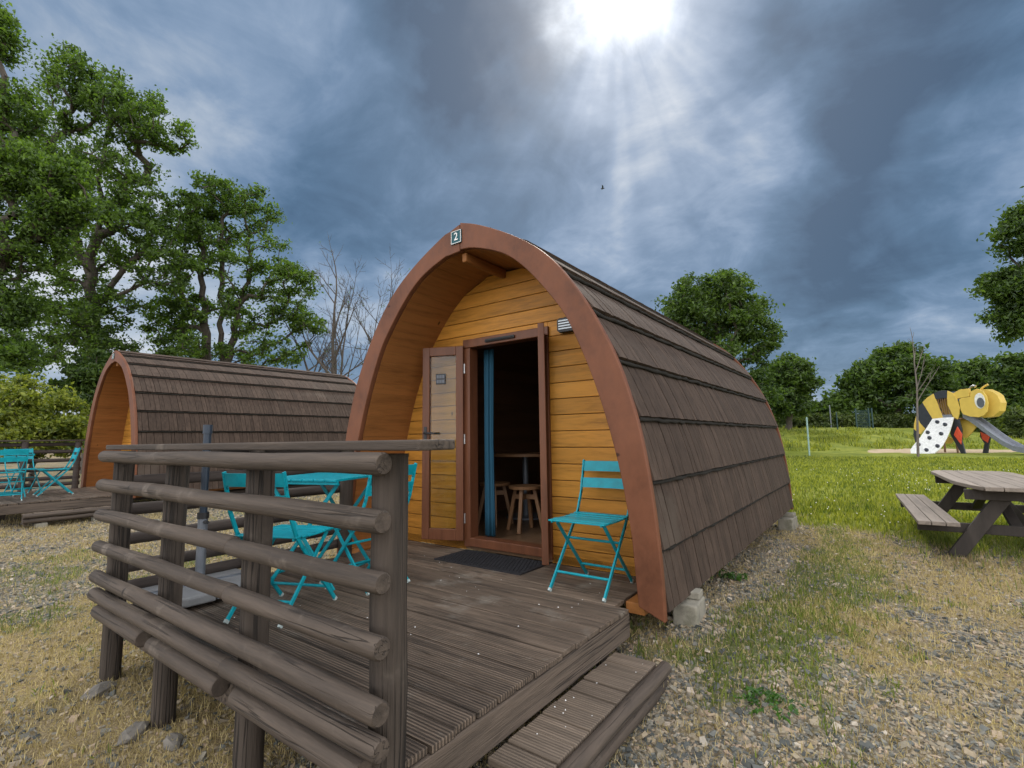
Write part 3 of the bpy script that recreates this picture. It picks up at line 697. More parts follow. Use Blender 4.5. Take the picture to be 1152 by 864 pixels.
def make_step(loc, label):
    root = thing('wooden_step', label, 'step', loc)
    mb = MB(); y = 1.52; zt = -.168
    rd = random.Random(8)
    for k in range(9):
        mb.box(-1.255, -1.022, y + .0045, y + .119, zt - .028, zt + rd.uniform(-.003, .003)); y += .1235
    mb.build('tread', M['tread'], root, .005)
    for z, x, r in ((zt - .028, -.988, .034), (zt - .100, -.998, .036)):
        mb = MB(); pts = [(x + .003 * math.sin(q * .8), 1.50 + 1.165 * q / 12, z + .002 * math.sin(q * .9)) for q in range(13)]
        mb.tube(pts, [r * (1 + .03 * math.sin(q * .9)) for q in range(13)], 14); mb.build('edge_log', M['logy'], root)
    for y in (1.50, 2.60):
        mb = MB(); mb.box(-1.25, -1.04, y + .03, y + .07, -.33, zt - .030); mb.build('riser', M['beam'], root, .004)
    for x, y in ((-1.07, 2.45), (-1.07, 1.7), (-1.2, 2.45), (-1.2, 1.7)):
        mb = MB(); mb.box(x - .035, x + .035, y - .04, y + .04, -.44, zt - .032); mb.build('leg', M['post'], root)
    return root
step = make_step((0, 0, 0), 'low grooved step with rounded log edge beside the near deck')

def post(mb, x, y, z0, z1, rd, r=.051):
    n = 12; pts = [(x + rd.uniform(-.003, .003), y + rd.uniform(-.003, .003), z0 + (z1 - z0) * q / 6) for q in range(7)]
    V = []
    for i, p in enumerate(pts):
        for k in range(n):
            a = 2 * math.pi * k / n + .26; c, s_ = math.cos(a), math.sin(a); e = 1 / (abs(c) ** 3.2 + abs(s_) ** 3.2) ** (1 / 3.2)
            rr = r * e * (1 + rd.uniform(-.02, .02)); V.append((p[0] + c * rr, p[1] + s_ * rr, p[2]))
    Fs = [(i * n + k, i * n + (k + 1) % n, (i + 1) * n + (k + 1) % n, (i + 1) * n + k) for i in range(6) for k in range(n)]
    mb.add(V, Fs, True); mb.add(V[:n], [tuple(reversed(range(n)))]); mb.add(V[-n:], [tuple(range(n))])
def log(mb, a, b, r, rd, n=14):
    a, b = Vector(a), Vector(b); k = max(4, int((b - a).length / .09)); pts, rs = [], []
    ph = rd.random() * 6
    for i in range(k + 1):
        p = a.lerp(b, i / k); p.z += .0022 * math.sin(i * .5 + ph); pts.append(p); rs.append(r * (1 + .028 * math.sin(i * .45 + ph) + rd.uniform(-.008, .008)))
    pts = [pts[0]] + pts + [pts[-1]]; d = (b - a).normalized() * .006; pts[0] = pts[0] - d; pts[-1] = pts[-1] + d; rs = [rs[0] * .86] + rs + [rs[-1] * .86]
    mb.tube(pts, rs, n)

def front_fence():
    rd = random.Random(21)
    root = thing('log_fence', 'weathered log railing across the front of the near deck', 'fence', (-2.5, 1.08, -.4))
    off = root.location
    PX = (-3.79, -2.985, -2.125, -1.292)
    def L(p): return (p[0] - off.x, p[1] - off.y, p[2] - off.z)
    for x in PX:
        mb = MB(); post(mb, x - off.x, 1.085 - off.y, float(gz(x, 1.08)) - .1 - off.z, .955 - off.z, rd); mb.build('post', M['post'], root)
    zs = (.922, .755, .578, .396, .222, .120)
    for i, z in enumerate(zs):
        br = -2.13 if i in (2, 3, 5) else None
        spans = [(-3.80, -1.203)] if br is None else [(-3.80, br - .004), (br + .004, -1.203)]
        for a, b in spans:
            mb = MB(); log(mb, L((a, .985, z)), L((b, .985 + rd.uniform(-.006, .006), z + .006)), .0345 * rd.uniform(.94, 1.07), rd); mb.build('rail', M['logx'], root)
    for a, b in ((-3.76, -3.05), (-2.92, -2.21), (-2.06, -1.30)):
        mb = MB(); log(mb, L((a, 1.00, .028)), L((b, 1.00, .024)), .040, rd); mb.build('skirt_log', M['logx'], root)
    mb = MB(); mb.hexa([L(p) for p in ((-3.86, 1.0, .962), (-1.06, .99, .968), (-1.06, 1.145, .968), (-3.86, 1.15, .962), (-3.86, 1.0, .992), (-1.06, .99, 1.0), (-1.06, 1.145, 1.0), (-3.86, 1.15, .992))])
    mb.build('top_plank', M['logx'], root, .006)
    return root
front_fence()

def side_fence(loc, label, ys=(1.92, 2.72), extra=None):
    rd = random.Random(33)
    root = thing('log_fence', label, 'fence', loc)
    for y in ys:
        mb = MB(); post(mb, -3.83, y, -.40, .955, rd); mb.build('post', M['slat'] if extra else M['post'], root)
    for z in (.90, .755, .578, .396, .222, .10):
        mb = MB(); log(mb, (-3.915, 1.16 if extra is None else .9, z), (-3.915, 2.80, z), .038, rd, 10); mb.build('rail', M['slat'], root)
    mb = MB(); mb.box(-3.92, -3.77, 1.155 if extra is None else .9, 2.82, .962, .992); mb.build('top_plank', M['logy'], root, .006)
    return root
side_fence((0, 0, 0), 'shaded log railing along the far side of the near deck, behind the table')
deck2 = dup(deck, Vector(deck.location) + pod2_off, 0, 'grey timber deck in front of the more distant pod, half out of view')
dup(step, Vector(step.location) + pod2_off, 0, 'low weathered step in the gravel beside the distant deck')
side_fence(pod2_off, 'dark log railing behind the turquoise set on the distant deck', extra=1)

# ------------------------------------------------------------------ blocks, mat, stand
def block(x, y, z, rz, label, size=(.075, .13, .065)):
    root = thing('concrete_block', label, 'concrete block', (x, y, z), rz)
    rd = random.Random(int(x * 100)); mb = MB(); a, b, c = size
    mb.box(-a, a, -b, b, -.03, 2 * c); mb.build('block_body', M['concrete'], root, .010)
    mb = MB(); mb.box(-a + .01, a - .01, b * .0, b - .01, 2 * c + .002, 2 * c + .045); mb.build('packing_slab', M['concrete'], root, .006)
block(-1.07, 3.36, float(gz(-1.07, 3.36)) - .01, R(4), 'mossy concrete block under the front corner of the near pod')
block(-1.12, 8.0, float(gz(-1.12, 8.0)) - .01, R(-2), 'small pale concrete block under the rear corner of the near pod', (.09, .2, .085))
for dx, dy in ((-.42, 2.42), (-.42, 1.72)):
    x, y = -.62 + pod2_off.x + dx, dy + pod2_off.y
    block(x, y, float(gz(x, y)) - .03, .1, 'rounded stone block %s the distant step' % ('at the pod end of' if dy > 2 else 'at the outer end of'), (.06, .07, .05))

def mat_():
    root = thing('door_mat', 'black ribbed rubber mat lying before the open door', 'door mat', (-2.63, 3.255, .002))
    mb = MB(); mb.box(-.43, .43, -.195, .195, 0, .009); 
    for i in range(26):
        for j in range(11):
            x = -.40 + i * .032 + (.016 if j % 2 else 0); y = -.17 + j * .034
            if x < .415: mb.box(x - .012, x + .012, y - .006, y + .006, .0095, .015)
    mb.build('mat_base', M['rubber'], root)
    mb = MB(); mb.box(-.44, .44, -.205, -.195, 0, .011); mb.box(-.44, .44, .195, .205, 0, .011); mb.box(-.44, -.43, -.195, .195, 0, .011); mb.box(.43, .44, -.195, .195, 0, .011); mb.build('mat_border', M['rubber'], root)
mat_()

def stand():
    root = thing('parasol_stand', 'grey weighted parasol stand with a bare pole on the deck', 'parasol stand', (-3.72, 1.52, .0))
    for k, (sx, sy) in enumerate(((-1, -1), (1, -1), (1, 1), (-1, 1))):
        mb = MB(); poly = [(sx * .03, sy * .03), (sx * .34, sy * .03), (sx * .335, sy * .20), (sx * .27, sy * .27), (sx * .20, sy * .335), (sx * .03, sy * .34)]
        if sx * sy < 0: poly = poly[::-1]
        mb.prism(poly, .02, .075, lambda a, b, t: (a * .96, b * .96, t)); mb.build('base_slab', M['slab'], root, .012, fix=True)
    mb = MB(); mb.bar((-.32, 0, .05), (.32, 0, .05), .045, .05); mb.bar((0, -.32, .05), (0, .32, .05), .045, .05); mb.build('base_cross', M['galv'], root, .004)
    mb = MB(); mb.tube([(0, 0, .05), (0, 0, .50)], .030, 16); mb.build('lower_tube', M['galv'], root)
    mb = MB(); mb.tube([(0, 0, .49), (0, 0, .53)], .036, 16); mb.tube([(.03, 0, .47), (.075, 0, .47)], .011, 8); mb.build('clamp_knob', M['black'], root)
    mb = MB(); mb.tube([(0, 0, .53), (0, 0, 1.10)], .024, 16); mb.tube([(0, 0, 1.06), (0, 0, 1.12)], .029, 16); mb.build('pole', M['navy'], root)
stand()

# ------------------------------------------------------------------ turquoise folding furniture
def make_chair(label, loc, rz):
    root = thing('folding_chair', label, 'chair', loc, rz, 'turquoise folding chairs on the decks')
    W2 = .195
    for s in (-1, 1):
        mb = MB(); up = [(s * W2, -.285, .83), (s * W2, -.262, .74), (s * W2, -.225, .60), (s * W2, -.165, .47), (s * W2, -.10, .39), (s * W2, .235, .012)]
        for a, b in zip(up, up[1:]): mb.bar(a, b, .011, .024, (0, 1, 0))
        for p in up[1:-1]: mb.tube([(p[0] - .0055, p[1], p[2]), (p[0] + .0055, p[1], p[2])], .0122, 10)
        f = mb.build('back_upright', M['turq'], root, .0015); mb = MB(); mb.bar((s * W2, .232, .014), (s * W2, .245, .0), .015, .027, (0, 1, 0)); mb.build('foot_cap', M['cap'], f)
        mb = MB(); x = s * (W2 - .022); mb.bar((x, .165, .435), (x, -.235, .012), .011, .024, (0, 1, 0)); f = mb.build('leg', M['turq'], root, .0015)
        mb = MB(); mb.bar((x, -.234, .014), (x, -.246, .0), .015, .027, (0, 1, 0)); mb.build('foot_cap', M['cap'], f)
    mb = MB()
    for a, y, z in ((W2, .150, .107), (W2 - .022, -.150, .101), (W2, -.03, .30)):
        mb = MB(); mb.tube([(-a, y, z), (a, y, z)], .009, 8); mb.build('stretcher', M['turq'], root)
    mb = MB()
    for k in range(7):
        y = -.175 + k * .058; zc = .447 + .012 * math.cos((k - 2.6) * .55)
        z = .452 - .010 * math.sin(k / 6 * math.pi) + (.0 if k < 6 else -.006)
        mb.box(-.205, .205, y + .002, y + .0545, z, z + .010)
    for s in (-1, 1): mb.bar((s * .180, -.17, .444), (s * .180, .225, .444), .012, .016)
    mb.build('seat', M['turq'], root, .003)
    for z0, z1, yy in ((.748, .822, -.272), (.630, .700, -.240)):
        mb = MB(); n = 8; q = []
        for i in range(n):
            xa, xb = -.205 + .41 * i / n, -.205 + .41 * (i + 1) / n
            ca, cb = [yy - .020 * (1 - (x / .205) ** 2) for x in (xa, xb)]; t = .012; tl = -.016
            mb.hexa([(xa, ca, z0), (xb, cb, z0), (xb, cb + t, z0), (xa, ca + t, z0), (xa, ca + tl, z1), (xb, cb + tl, z1), (xb, cb + t + tl, z1), (xa, ca + t + tl, z1)])
        b = bmesh.new(); mb.build('back_slat', M['turq'], root)
    return root
chair = make_chair('turquoise folding chair against the boarded wall beside the open door', (-1.62, 3.10, .003), R(180))
dup(chair, (-2.93, 1.66, .003), R(23), 'turquoise folding chair with its back to the front log railing')
dup(chair, (-2.985, 2.30, .003), R(91), 'turquoise folding chair drawn up on the pod side of the near folding table')

def make_table(label, loc, rz):
    root = thing('folding_table', label, 'table', loc, rz)
    mb = MB(); h = .315
    for k in range(7): x = -h + k * .09; mb.box(x + .003, x + .087, -h, h, .725, .741)
    mb.build('tabletop', M['turq'], root, .003)
    mb = MB()
    for y in (-h + .02, h - .02): mb.bar((-h, y, .716), (h, y, .716), .02, .022)
    mb.build('top_frame', M['turq'], root)
    for s in (-1, 1):
        mb = MB(); mb.bar((-.27, s * .25, .712), (.27, s * .25, .012), .012, .026, (1, 0, 0)); mb.build('leg', M['turq'], root, .002)
        mb = MB(); mb.bar((.27, s * .225, .712), (-.27, s * .225, .012), .012, .026, (1, 0, 0)); mb.build('leg', M['turq'], root, .002)
    mb = MB()
    for x, y, z in ((.22, .25, .085), (-.22, .225, .085), (0, .25, .362)):
        mb = MB(); mb.tube([(x, -y, z), (x, y, z)], .009, 8); mb.build('stretcher', M['turq'], root)
    return root
tb = make_table('square turquoise folding table behind the front log railing of the near deck', (-3.32, 2.18, .003), R(20))
P2 = pod2_off
dz2 = P2.z + .003
dup(tb, (-12.0, 1.72, dz2), R(8), 'turquoise folding table on the distant deck, cut by the edge of view')
dup(chair, (-12.62, 2.10, dz2), R(-80), 'turquoise folding chair behind the distant table, its back slats seen square on')
dup(chair, (-12.05, 2.42, dz2), R(176), 'turquoise folding chair seen side on at the pod end of the distant table')
dup(chair, (-11.45, 1.72, dz2), R(84), 'turquoise folding chair on the near side of the distant table, at the edge of view')

# ------------------------------------------------------------------ inside the pod
def stool(label, loc, rz):
    root = thing('wooden_stool', label, 'stool', loc, rz)
    mb = MB(); mb.tube([(0, 0, .42), (0, 0, .45)], [.165, .17], 24, smooth=False); mb.build('seat', M['stool'], root, .004)
    for a in range(4):
        t = a * math.pi / 2; c, s = math.cos(t), math.sin(t)
        mb = MB(); mb.bar((c * .10, s * .10, .42), (c * .19, s * .19, 0), .036, .036); mb.build('leg', M['stool'], root, .004)
    mb = MB(); mb.bar((-.11, 0, .34), (.11, 0, .34), .03, .05); mb.bar((0, -.11, .34), (0, .11, .34), .03, .051); mb.build('rail', M['stool'], root, .003)
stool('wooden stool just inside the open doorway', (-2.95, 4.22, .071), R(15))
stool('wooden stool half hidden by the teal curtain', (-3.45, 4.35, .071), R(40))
def inner_table():
    root = thing('inner_table', 'small round wooden table in the dim pod interior', 'table', (-3.45, 4.95, .071))
    mb = MB(); mb.tube([(0, 0, .72), (0, 0, .75)], .40, 32, smooth=False); mb.build('tabletop', M['stool'], root, .004)
    mb = MB(); mb.tube([(0, 0, .02), (0, 0, .72)], .035, 12); mb.build('pedestal', M['galv'], root)
    mb = MB(); mb.tube([(0, 0, .0), (0, 0, .02)], .24, 24, smooth=False); mb.build('foot', M['galv'], root)
inner_table()
def curtain():
    mb = MB(); n = 30; V = []
    for i in range(n + 1):
        x = -3.05 + .115 * i / n; dy = .022 * math.sin(i * 1.15) + .01 * math.sin(i * .37)
        for j in range(9):
            z = .10 + 1.76 * j / 8; k = 1 - .35 * math.exp(-((z - .75) / .5) ** 2) * 0; V.append((-3.05 + (x + 3.05) * (.9 + .12 * abs(j - 4) / 4), 3.70 + dy, z))
    mb.add(V, [(i * 9 + j, (i + 1) * 9 + j, (i + 1) * 9 + j + 1, i * 9 + j + 1) for i in range(n) for j in range(8)], True)
    o = mb.build('curtain', M['curtain']); tag(o, 'teal curtain gathered at the side of the open doorway', 'curtain')
    so_ = o.modifiers.new('thickness', 'SOLIDIFY'); so_.thickness = .003
curtain()

# ------------------------------------------------------------------ picnic table
def picnic():
    gzv = -.29
    root = thing('picnic_table', 'weathered grey picnic table with clipped corners standing at the gravel edge', 'picnic table', (1.02, 8.05, gzv), R(2.5))
    y0, y1 = -1.30, 1.48; tw = .42
    for k in range(6):
        a = -tw + k * .141; b = a + .134
        mb = MB()
        c0 = .62 if k in (0, 5) else (.12 if k in (1, 4) else 0)
        if k == 0: poly = [(a, y0 + .75), (a + .075, y0 + .22), (b, y0 + .02), (b, y1), (a + .08, y1 - .03), (a, y1 - .30)]
        elif k == 5: poly = [(a, y0 + .02), (b - .075, y0 + .22), (b, y0 + .75), (b, y1 - .30), (b - .08, y1 - .03), (a, y1)]
        else: poly = [(a, y0), (b, y0), (b, y1), (a, y1)]
        mb.prism(poly, .715, .755, lambda p, q, t: (p, q, t)); mb.build('top_board', M['tabletop'], root, .005, fix=True)
    for s in (-1, 1):
        for k in range(3):
            a = s * .66 - .165 + k * .113
            mb = MB(); mb.box(a, a + .106, y0 - .02, y1 + .0, .355, .395); mb.build('bench_board', M['tabletop'], root, .005)
    for y in (y0 + .32, y1 - .42):
        for s in (-1, 1):
            mb = MB(); mb.bar((s * .06, y, .69), (s * .52, y, .0), .05, .13, (0, 1, 0) if False else (1, 0, 0)); mb.build('leg', M['tableleg'], root, .005)
        mb = MB(); mb.box(-.80, .80, y + .036, y + .085, .245, .345); mb.build('cross_beam', M['tableleg'], root, .005)
        mb = MB(); mb.box(-.40, .40, y - .085, y - .036, .605, .708); mb.build('top_bearer', M['tableleg'], root, .005)
    mb = MB(); mb.bar((0, y0 + .38, .30), (0, .0, .66), .05, .09, (1, 0, 0)); mb.bar((0, y1 - .42, .30), (0, .2, .66), .05, .09, (1, 0, 0)); mb.build('brace', M['tableleg'], root, .005)
picnic()

# ------------------------------------------------------------------ the bee slide on the field
def bee():
    D = 30.0; K = D / F; th = R(33); base = at(1090, 510, D)
    rh = Vector((base.x, base.y, 0)).normalized(); cphi = F / math.hypot(F, 1090 - 576)
    az = math.atan2(-rh.x, rh.y) - th; KH = K * cphi
    root = thing('bee_slide', 'big yellow and black striped bee play house with a grey slide and white climbing wing', 'play slide', (base.x, base.y, float(gz(base.x, base.y))), az)
    def uz(cx, cy, v): return (((1010 + .1233 * cx - 1090) * KH - v * math.sin(th)) / math.cos(th), (510 - (425 + .1233 * cy)) * K)
    def panel(name, pts, v, mat, t=.07, parent=root, label=None):
        mb = MB(); poly = [uz(x, y, v) for x, y in pts]
        mb.prism(poly, v - t / 2, v + t / 2, lambda a, b, q: (a, q, b)); o = mb.build(name, mat, parent, .01, fix=True)
        if label: o['label'] = label
        return o
    def ell(cx, cy, rx, ry, n=24): return [(cx + rx * math.cos(2 * math.pi * k / n), cy + ry * math.sin(2 * math.pi * k / n)) for k in range(n)]
    W = 1.3
    shift = lambda pts, v: pts
    stripes = [('blackpanel', [(112, 520), (120, 455), (185, 510), (150, 575), (125, 590)]), ('yellow', [(122, 453), (132, 400), (165, 318), (200, 400), (247, 455), (185, 508)]),
               ('blackpanel', [(166, 318), (195, 240), (245, 195), (340, 372), (248, 453), (200, 398)]), ('yellow', [(246, 194), (300, 150), (372, 116), (440, 352), (340, 371)]),
               ('blackpanel', [(373, 116), (430, 96), (475, 94), (512, 100), (502, 168), (388, 172)]), ('yellow', [(513, 101), (560, 125), (596, 185), (611, 270), (600, 330), (582, 374), (545, 352), (500, 235), (503, 168)])]
    for v, dx in ((0, 0), (W, W * math.sin(th) / KH / .1233)):
        for mt, pts in stripes:
            panel('body_stripe', [(x + dx, y) for x, y in pts], v, M[mt])
    for k in range(5):
        x = 405 + k * 22; panel('bar', [(x, 170), (x + 7, 170), (x + 20, 332), (x + 13, 332)], .02, M['brownbar'], .04)
    panel('bar_rail', [(432, 325), (525, 325), (528, 352), (440, 352)], .02, M['greypanel'], .05)
    # platform and roof between the side panels
    mb = MB(); (ua, za), (ub, _) = uz(340, 360, 0), uz(600, 360, 0); mb.box(ua, ub, .06, W - .06, za - .08, za); mb.build('platform', M['brownbar'], root)
    mb = MB(); pts = [uz(x, y, 0) for x, y in ((250, 200), (372, 122), (475, 102), (560, 132), (600, 195))]
    for (a, b), (c, d) in zip(pts, pts[1:]): mb.hexa([(a, .04, b - .06), (c, .04, d - .06), (c, W - .04, d - .06), (a, W - .04, b - .06), (a, .04, b - .02), (c, .04, d - .02), (c, W - .04, d - .02), (a, W - .04, b - .02)])
    mb.build('body_roof', M['blackpanel'], root)
    face = [(618, 190), (640, 178), (720, 172), (735, 125), (790, 104), (840, 130), (866, 180), (872, 245), (855, 315), (820, 350), (780, 362), (700, 352), (640, 328), (622, 290)]
    dx = W * math.sin(th) / KH / .1233
    head = panel('head', [(x, y) for x, y in face], .05, M['yellow'], .09, label='near cheek board of the head with its big eye')
    far = panel('head', [(x + 30, y) for x, y in [(720, 172), (800, 108), (870, 112), (925, 142), (958, 172), (978, 240), (958, 312), (900, 358), (830, 366), (740, 355)]], W * .55, M['yellow'], .5)
    panel('neck', [(572, 128), (640, 98), (720, 96), (722, 168), (640, 176), (600, 182)], .12, M['yellow'], .2)
    eye = panel('eye', ell(800, 215, 46, 70), -.01, M['white'], .03, head)
    panel('pupil', ell(805, 232, 33, 45), -.035, M['slate'], .03, head)
    for pts, v, mt in (([(705, 135), (712, 105), (735, 82), (760, 72), (778, 82)], .25, 'metal'), ([(825, 105), (850, 85), (880, 70), (893, 66)], W * .7, 'yellow')):
        mb = MB(); mb.tube([(uz(x, y, v)[0], v, uz(x, y, v)[1]) for x, y in pts], [.06, .06, .06, .07, .10][:len(pts)], 8); mb.build('antenna', M[mt], root)
    # climbing wing leaning out to the lawn
    wing = [(335, 366), (440, 358), (550, 356), (530, 410), (500, 480), (462, 550), (420, 612), (380, 655), (330, 688), (240, 698), (92, 694), (86, 664), (110, 630), (200, 540)]
    def wp(cx, cy, o=0.0):
        f = (cy - 356) / 340; v = -.10 - 1.5 * f; a, b = uz(cx, cy, v); return Vector((a, v - o * .8, b * (1 - .0 * f) + o * .6))
    mb = MB(); n = len(wing); V = [wp(*p) for p in wing] + [wp(*p, .06) for p in wing]
    mb.add(V, [tuple(range(n)), tuple(reversed(range(n, 2 * n)))] + [(i, i + n, (i + 1) % n + n, (i + 1) % n) for i in range(n)]); wg = mb.build('climbing_wing', M['white'], root, .01, fix=True)
    for x, y in ((385, 398), (460, 425), (280, 495), (415, 510), (295, 548), (178, 610), (370, 622), (258, 660)):
        mb = MB(); c = wp(x, y, .06); c2 = wp(x, y, .14); a = wp(x + 24, y, .06) - c; b = wp(x, y + 18, .06) - c
        V = [c + a * math.cos(t) + b * math.sin(t) for t in [k * math.pi / 5 for k in range(10)]] + [c2 + (a * math.cos(t) + b * math.sin(t)) * .6 for t in [k * math.pi / 5 for k in range(10)]]
        mb.add(V, [tuple(range(10, 20))] + [(k, (k + 1) % 10, (k + 1) % 10 + 10, k + 10) for k in range(10)]); mb.build('climbing_hold', M['blackpanel'], wg, fix=True)
    for v, x0 in ((.02, 0), (W, 255)):
        lg = panel('leg', [(x + x0, y) for x, y in [(545, 372), (595, 372), (612, 470), (600, 570), (622, 688), (580, 688), (495, 505)]] if x0 == 0 else [(780, 470), (870, 535), (845, 610), (825, 690), (778, 690), (808, 600), (775, 540)], v, M['blackpanel'], .10)
        panel('leg_kite', [(570, 440), (607, 512), (587, 606), (528, 516)] if x0 == 0 else [(778, 492), (858, 530), (834, 592), (790, 560)], v - .07, M['red'], .05, lg)
    panel('belly', [(590, 365), (730, 380), (746, 450), (700, 500), (650, 545), (590, 545)], W * .5, M['yellow'], .08)
    panel('belly', [(440, 520), (500, 545), (530, 560), (490, 600), (430, 600)], W * .5, M['yellow'], .08)
    for x in (420, 545):
        mb = MB(); a, b = uz(x, 360, W * .5); mb.tube([(a, W * .5, b), (a, W * .5, -.2)], .06, 10); mb.build('support_post', M['brownbar'], root)
    # slide
    prof = [(680, 352), (735, 385), (820, 455), (910, 535), (1000, 605), (1080, 650), (1160, 668), (1230, 672)]
    pts = [uz(x, y, W * .5) for x, y in prof]; mb = MB(); v0, v1, hgt = W * .5 - .48, W * .5 + .48, .26
    sec = [(v0, hgt), (v0 + .05, hgt), (v0 + .09, .03), (v1 - .09, .03), (v1 - .05, hgt), (v1, hgt), (v1 - .03, -.05), (v0 + .03, -.05)]
    V = [(a, v, b + h) for a, b in pts for v, h in sec]; k = len(sec)
    mb.add(V, [(i * k + j, i * k + (j + 1) % k, (i + 1) * k + (j + 1) % k, (i + 1) * k + j) for i in range(len(pts) - 1) for j in range(k)] + [tuple(range(k)), tuple(reversed(range((len(pts) - 1) * k, len(pts) * k)))])
    mb.build('slide', M['greypanel'], root, fix=True)
bee()

# ------------------------------------------------------------------ trees
def leaf_cards(C, rad, per, size, rs, flat=.62):
    n = len(C) * per; c = np.repeat(C, per, 0); r = np.repeat(rad, per)
    p = rs.normal(0, 1, (n, 3)); p /= np.linalg.norm(p, axis=1)[:, None]; p *= (rs.random(n) ** .55 * np.where(rs.random(n) < .22, rs.uniform(1, 1.75, n), 1))[:, None]
    p = c + p * r[:, None] * np.array([1, 1, flat])
    nr = rs.normal(0, 1, (n, 3)) + np.array([0, 0, .55]); nr /= np.linalg.norm(nr, axis=1)[:, None]
    t = rs.normal(0, 1, (n, 3)); t -= nr * (t * nr).sum(1)[:, None]; t /= np.linalg.norm(t, axis=1)[:, None]; b = np.cross(nr, t)
    s = size * rs.uniform(.55, 1.35, n)[:, None]; q = rs.uniform(.65, 1.1, n)[:, None]
    droop = nr * s * .25
    V = np.stack([p - t * s, p + b * s * q * .6 - t * s * .1 + droop, p + t * s, p - b * s * q * .6 + t * s * .1 + droop], 1).reshape(-1, 3)
    return V, np.arange(n * 4).reshape(-1, 4)

def make_tree(name, label, loc, seed, stems, lobes, nclump, crad, per, lsize, leafm, barkm, tr, tip=.012, group=None, shell=.5, crownname='crown'):
    """stems: list of polylines (metres); lobes: (x, y, z, rx, ry, rz, weight)"""
    rs = np.random.default_rng(seed); rd = random.Random(seed)
    root = thing(name, label, 'tree' if 'tree' in name or 'oak' in name else 'shrub', loc, 0, group)
    wts = np.array([l[6] for l in lobes], float); wts /= wts.sum(); C = []
    for i in rs.choice(len(lobes), nclump, p=wts):
        l = lobes[i]; d = rs.normal(0, 1, 3); d /= np.linalg.norm(d); rr = shell + (1 - shell) * rs.random() ** .7
        if rs.random() < .2: rr *= rs.random()
        C.append([l[0] + d[0] * l[3] * rr, l[1] + d[1] * l[4] * rr, l[2] + d[2] * l[5] * rr])
    C = np.array(C)
    pos = []; par = []
    for st in stems:
        k = max(6, int(len(st) * 5)); P = [Vector(p) for p in st]; prev = -1
        for i in range(k + 1):
            t = i / k * (len(P) - 1); j = min(int(t), len(P) - 2); p = P[j].lerp(P[j + 1], t - j)
            if i: p = p + Vector((rd.uniform(-1, 1), rd.uniform(-1, 1), 0)) * .12 * (1 if tr > .1 else .3)
            pos.append(np.array(p)); par.append(prev); prev = len(pos) - 1
    axis = np.array(stems[0][len(stems[0]) // 2])
    for ci in np.argsort(np.linalg.norm(C - axis, axis=1)):
        c = C[ci]; A = np.array(pos); d = c - A; L = np.linalg.norm(d, axis=1)
        cost = L + 1.2 * np.clip(A[:, 2] - c[2] + .25 * L, 0, None) + .25 * (np.clip(1.5 - A[:, 2], 0, None))
        k = int(np.argmin(cost)); a = A[k]; ln = L[k]; ns = max(2, min(6, int(ln / .7))); prev = k
        up = np.array([0, 0, 1.0]) * ln * rd.uniform(-.05, .22)
        for i in range(1, ns + 1):
            t = i / ns; p = a + (c - a) * t + up * math.sin(t * math.pi) + rs.normal(0, .06 * min(ln, 2), 3) * (i < ns)
            pos.append(p); par.append(prev); prev = len(pos) - 1
    n = len(pos); cnt = np.ones(n)
    for i in range(n - 1, -1, -1):
        if par[i] >= 0: cnt[par[i]] += cnt[i]
    rad = np.minimum(tip * cnt ** .47, tr); roots = [i for i in range(n) if par[i] < 0]
    for r_ in roots:
        if pos[r_][2] < .3: rad[r_] = max(rad[r_], tr) * 1.25
    V = []; Fc = []
    for i in range(n):
        if par[i] < 0: continue
        a, b = Vector(pos[par[i]]), Vector(pos[i]); d = b - a
        if d.length < 1e-4: continue
        d.normalize(); x = d.cross(Vector((.3, .2, 1)) if abs(d.z) < .93 else Vector((1, 0, 0))).normalized(); y = d.cross(x); m_ = 7 if rad[i] > .06 else 4; o = len(V)
        ra, rb = min(rad[par[i]], rad[i] * 1.35) if par[i] not in roots else rad[par[i]], rad[i]
        a = a - d * ra * .2
        for c_, r_ in ((a, ra), (b, rb)):
            for k in range(m_): t = 2 * math.pi * k / m_; V.append(c_ + x * math.cos(t) * r_ + y * math.sin(t) * r_)
        Fc += [(o + k, o + (k + 1) % m_, o + m_ + (k + 1) % m_, o + m_ + k) for k in range(m_)]
    np_mesh('trunk', np.array(V), np.array(Fc), barkm, root, True)
    if per:
        rr = crad * rs.uniform(.6, 1.25, len(C)); LV, LF = leaf_cards(C, rr, per, lsize, rs)
        np_mesh(crownname, LV, LF, leafm, root)
    return root
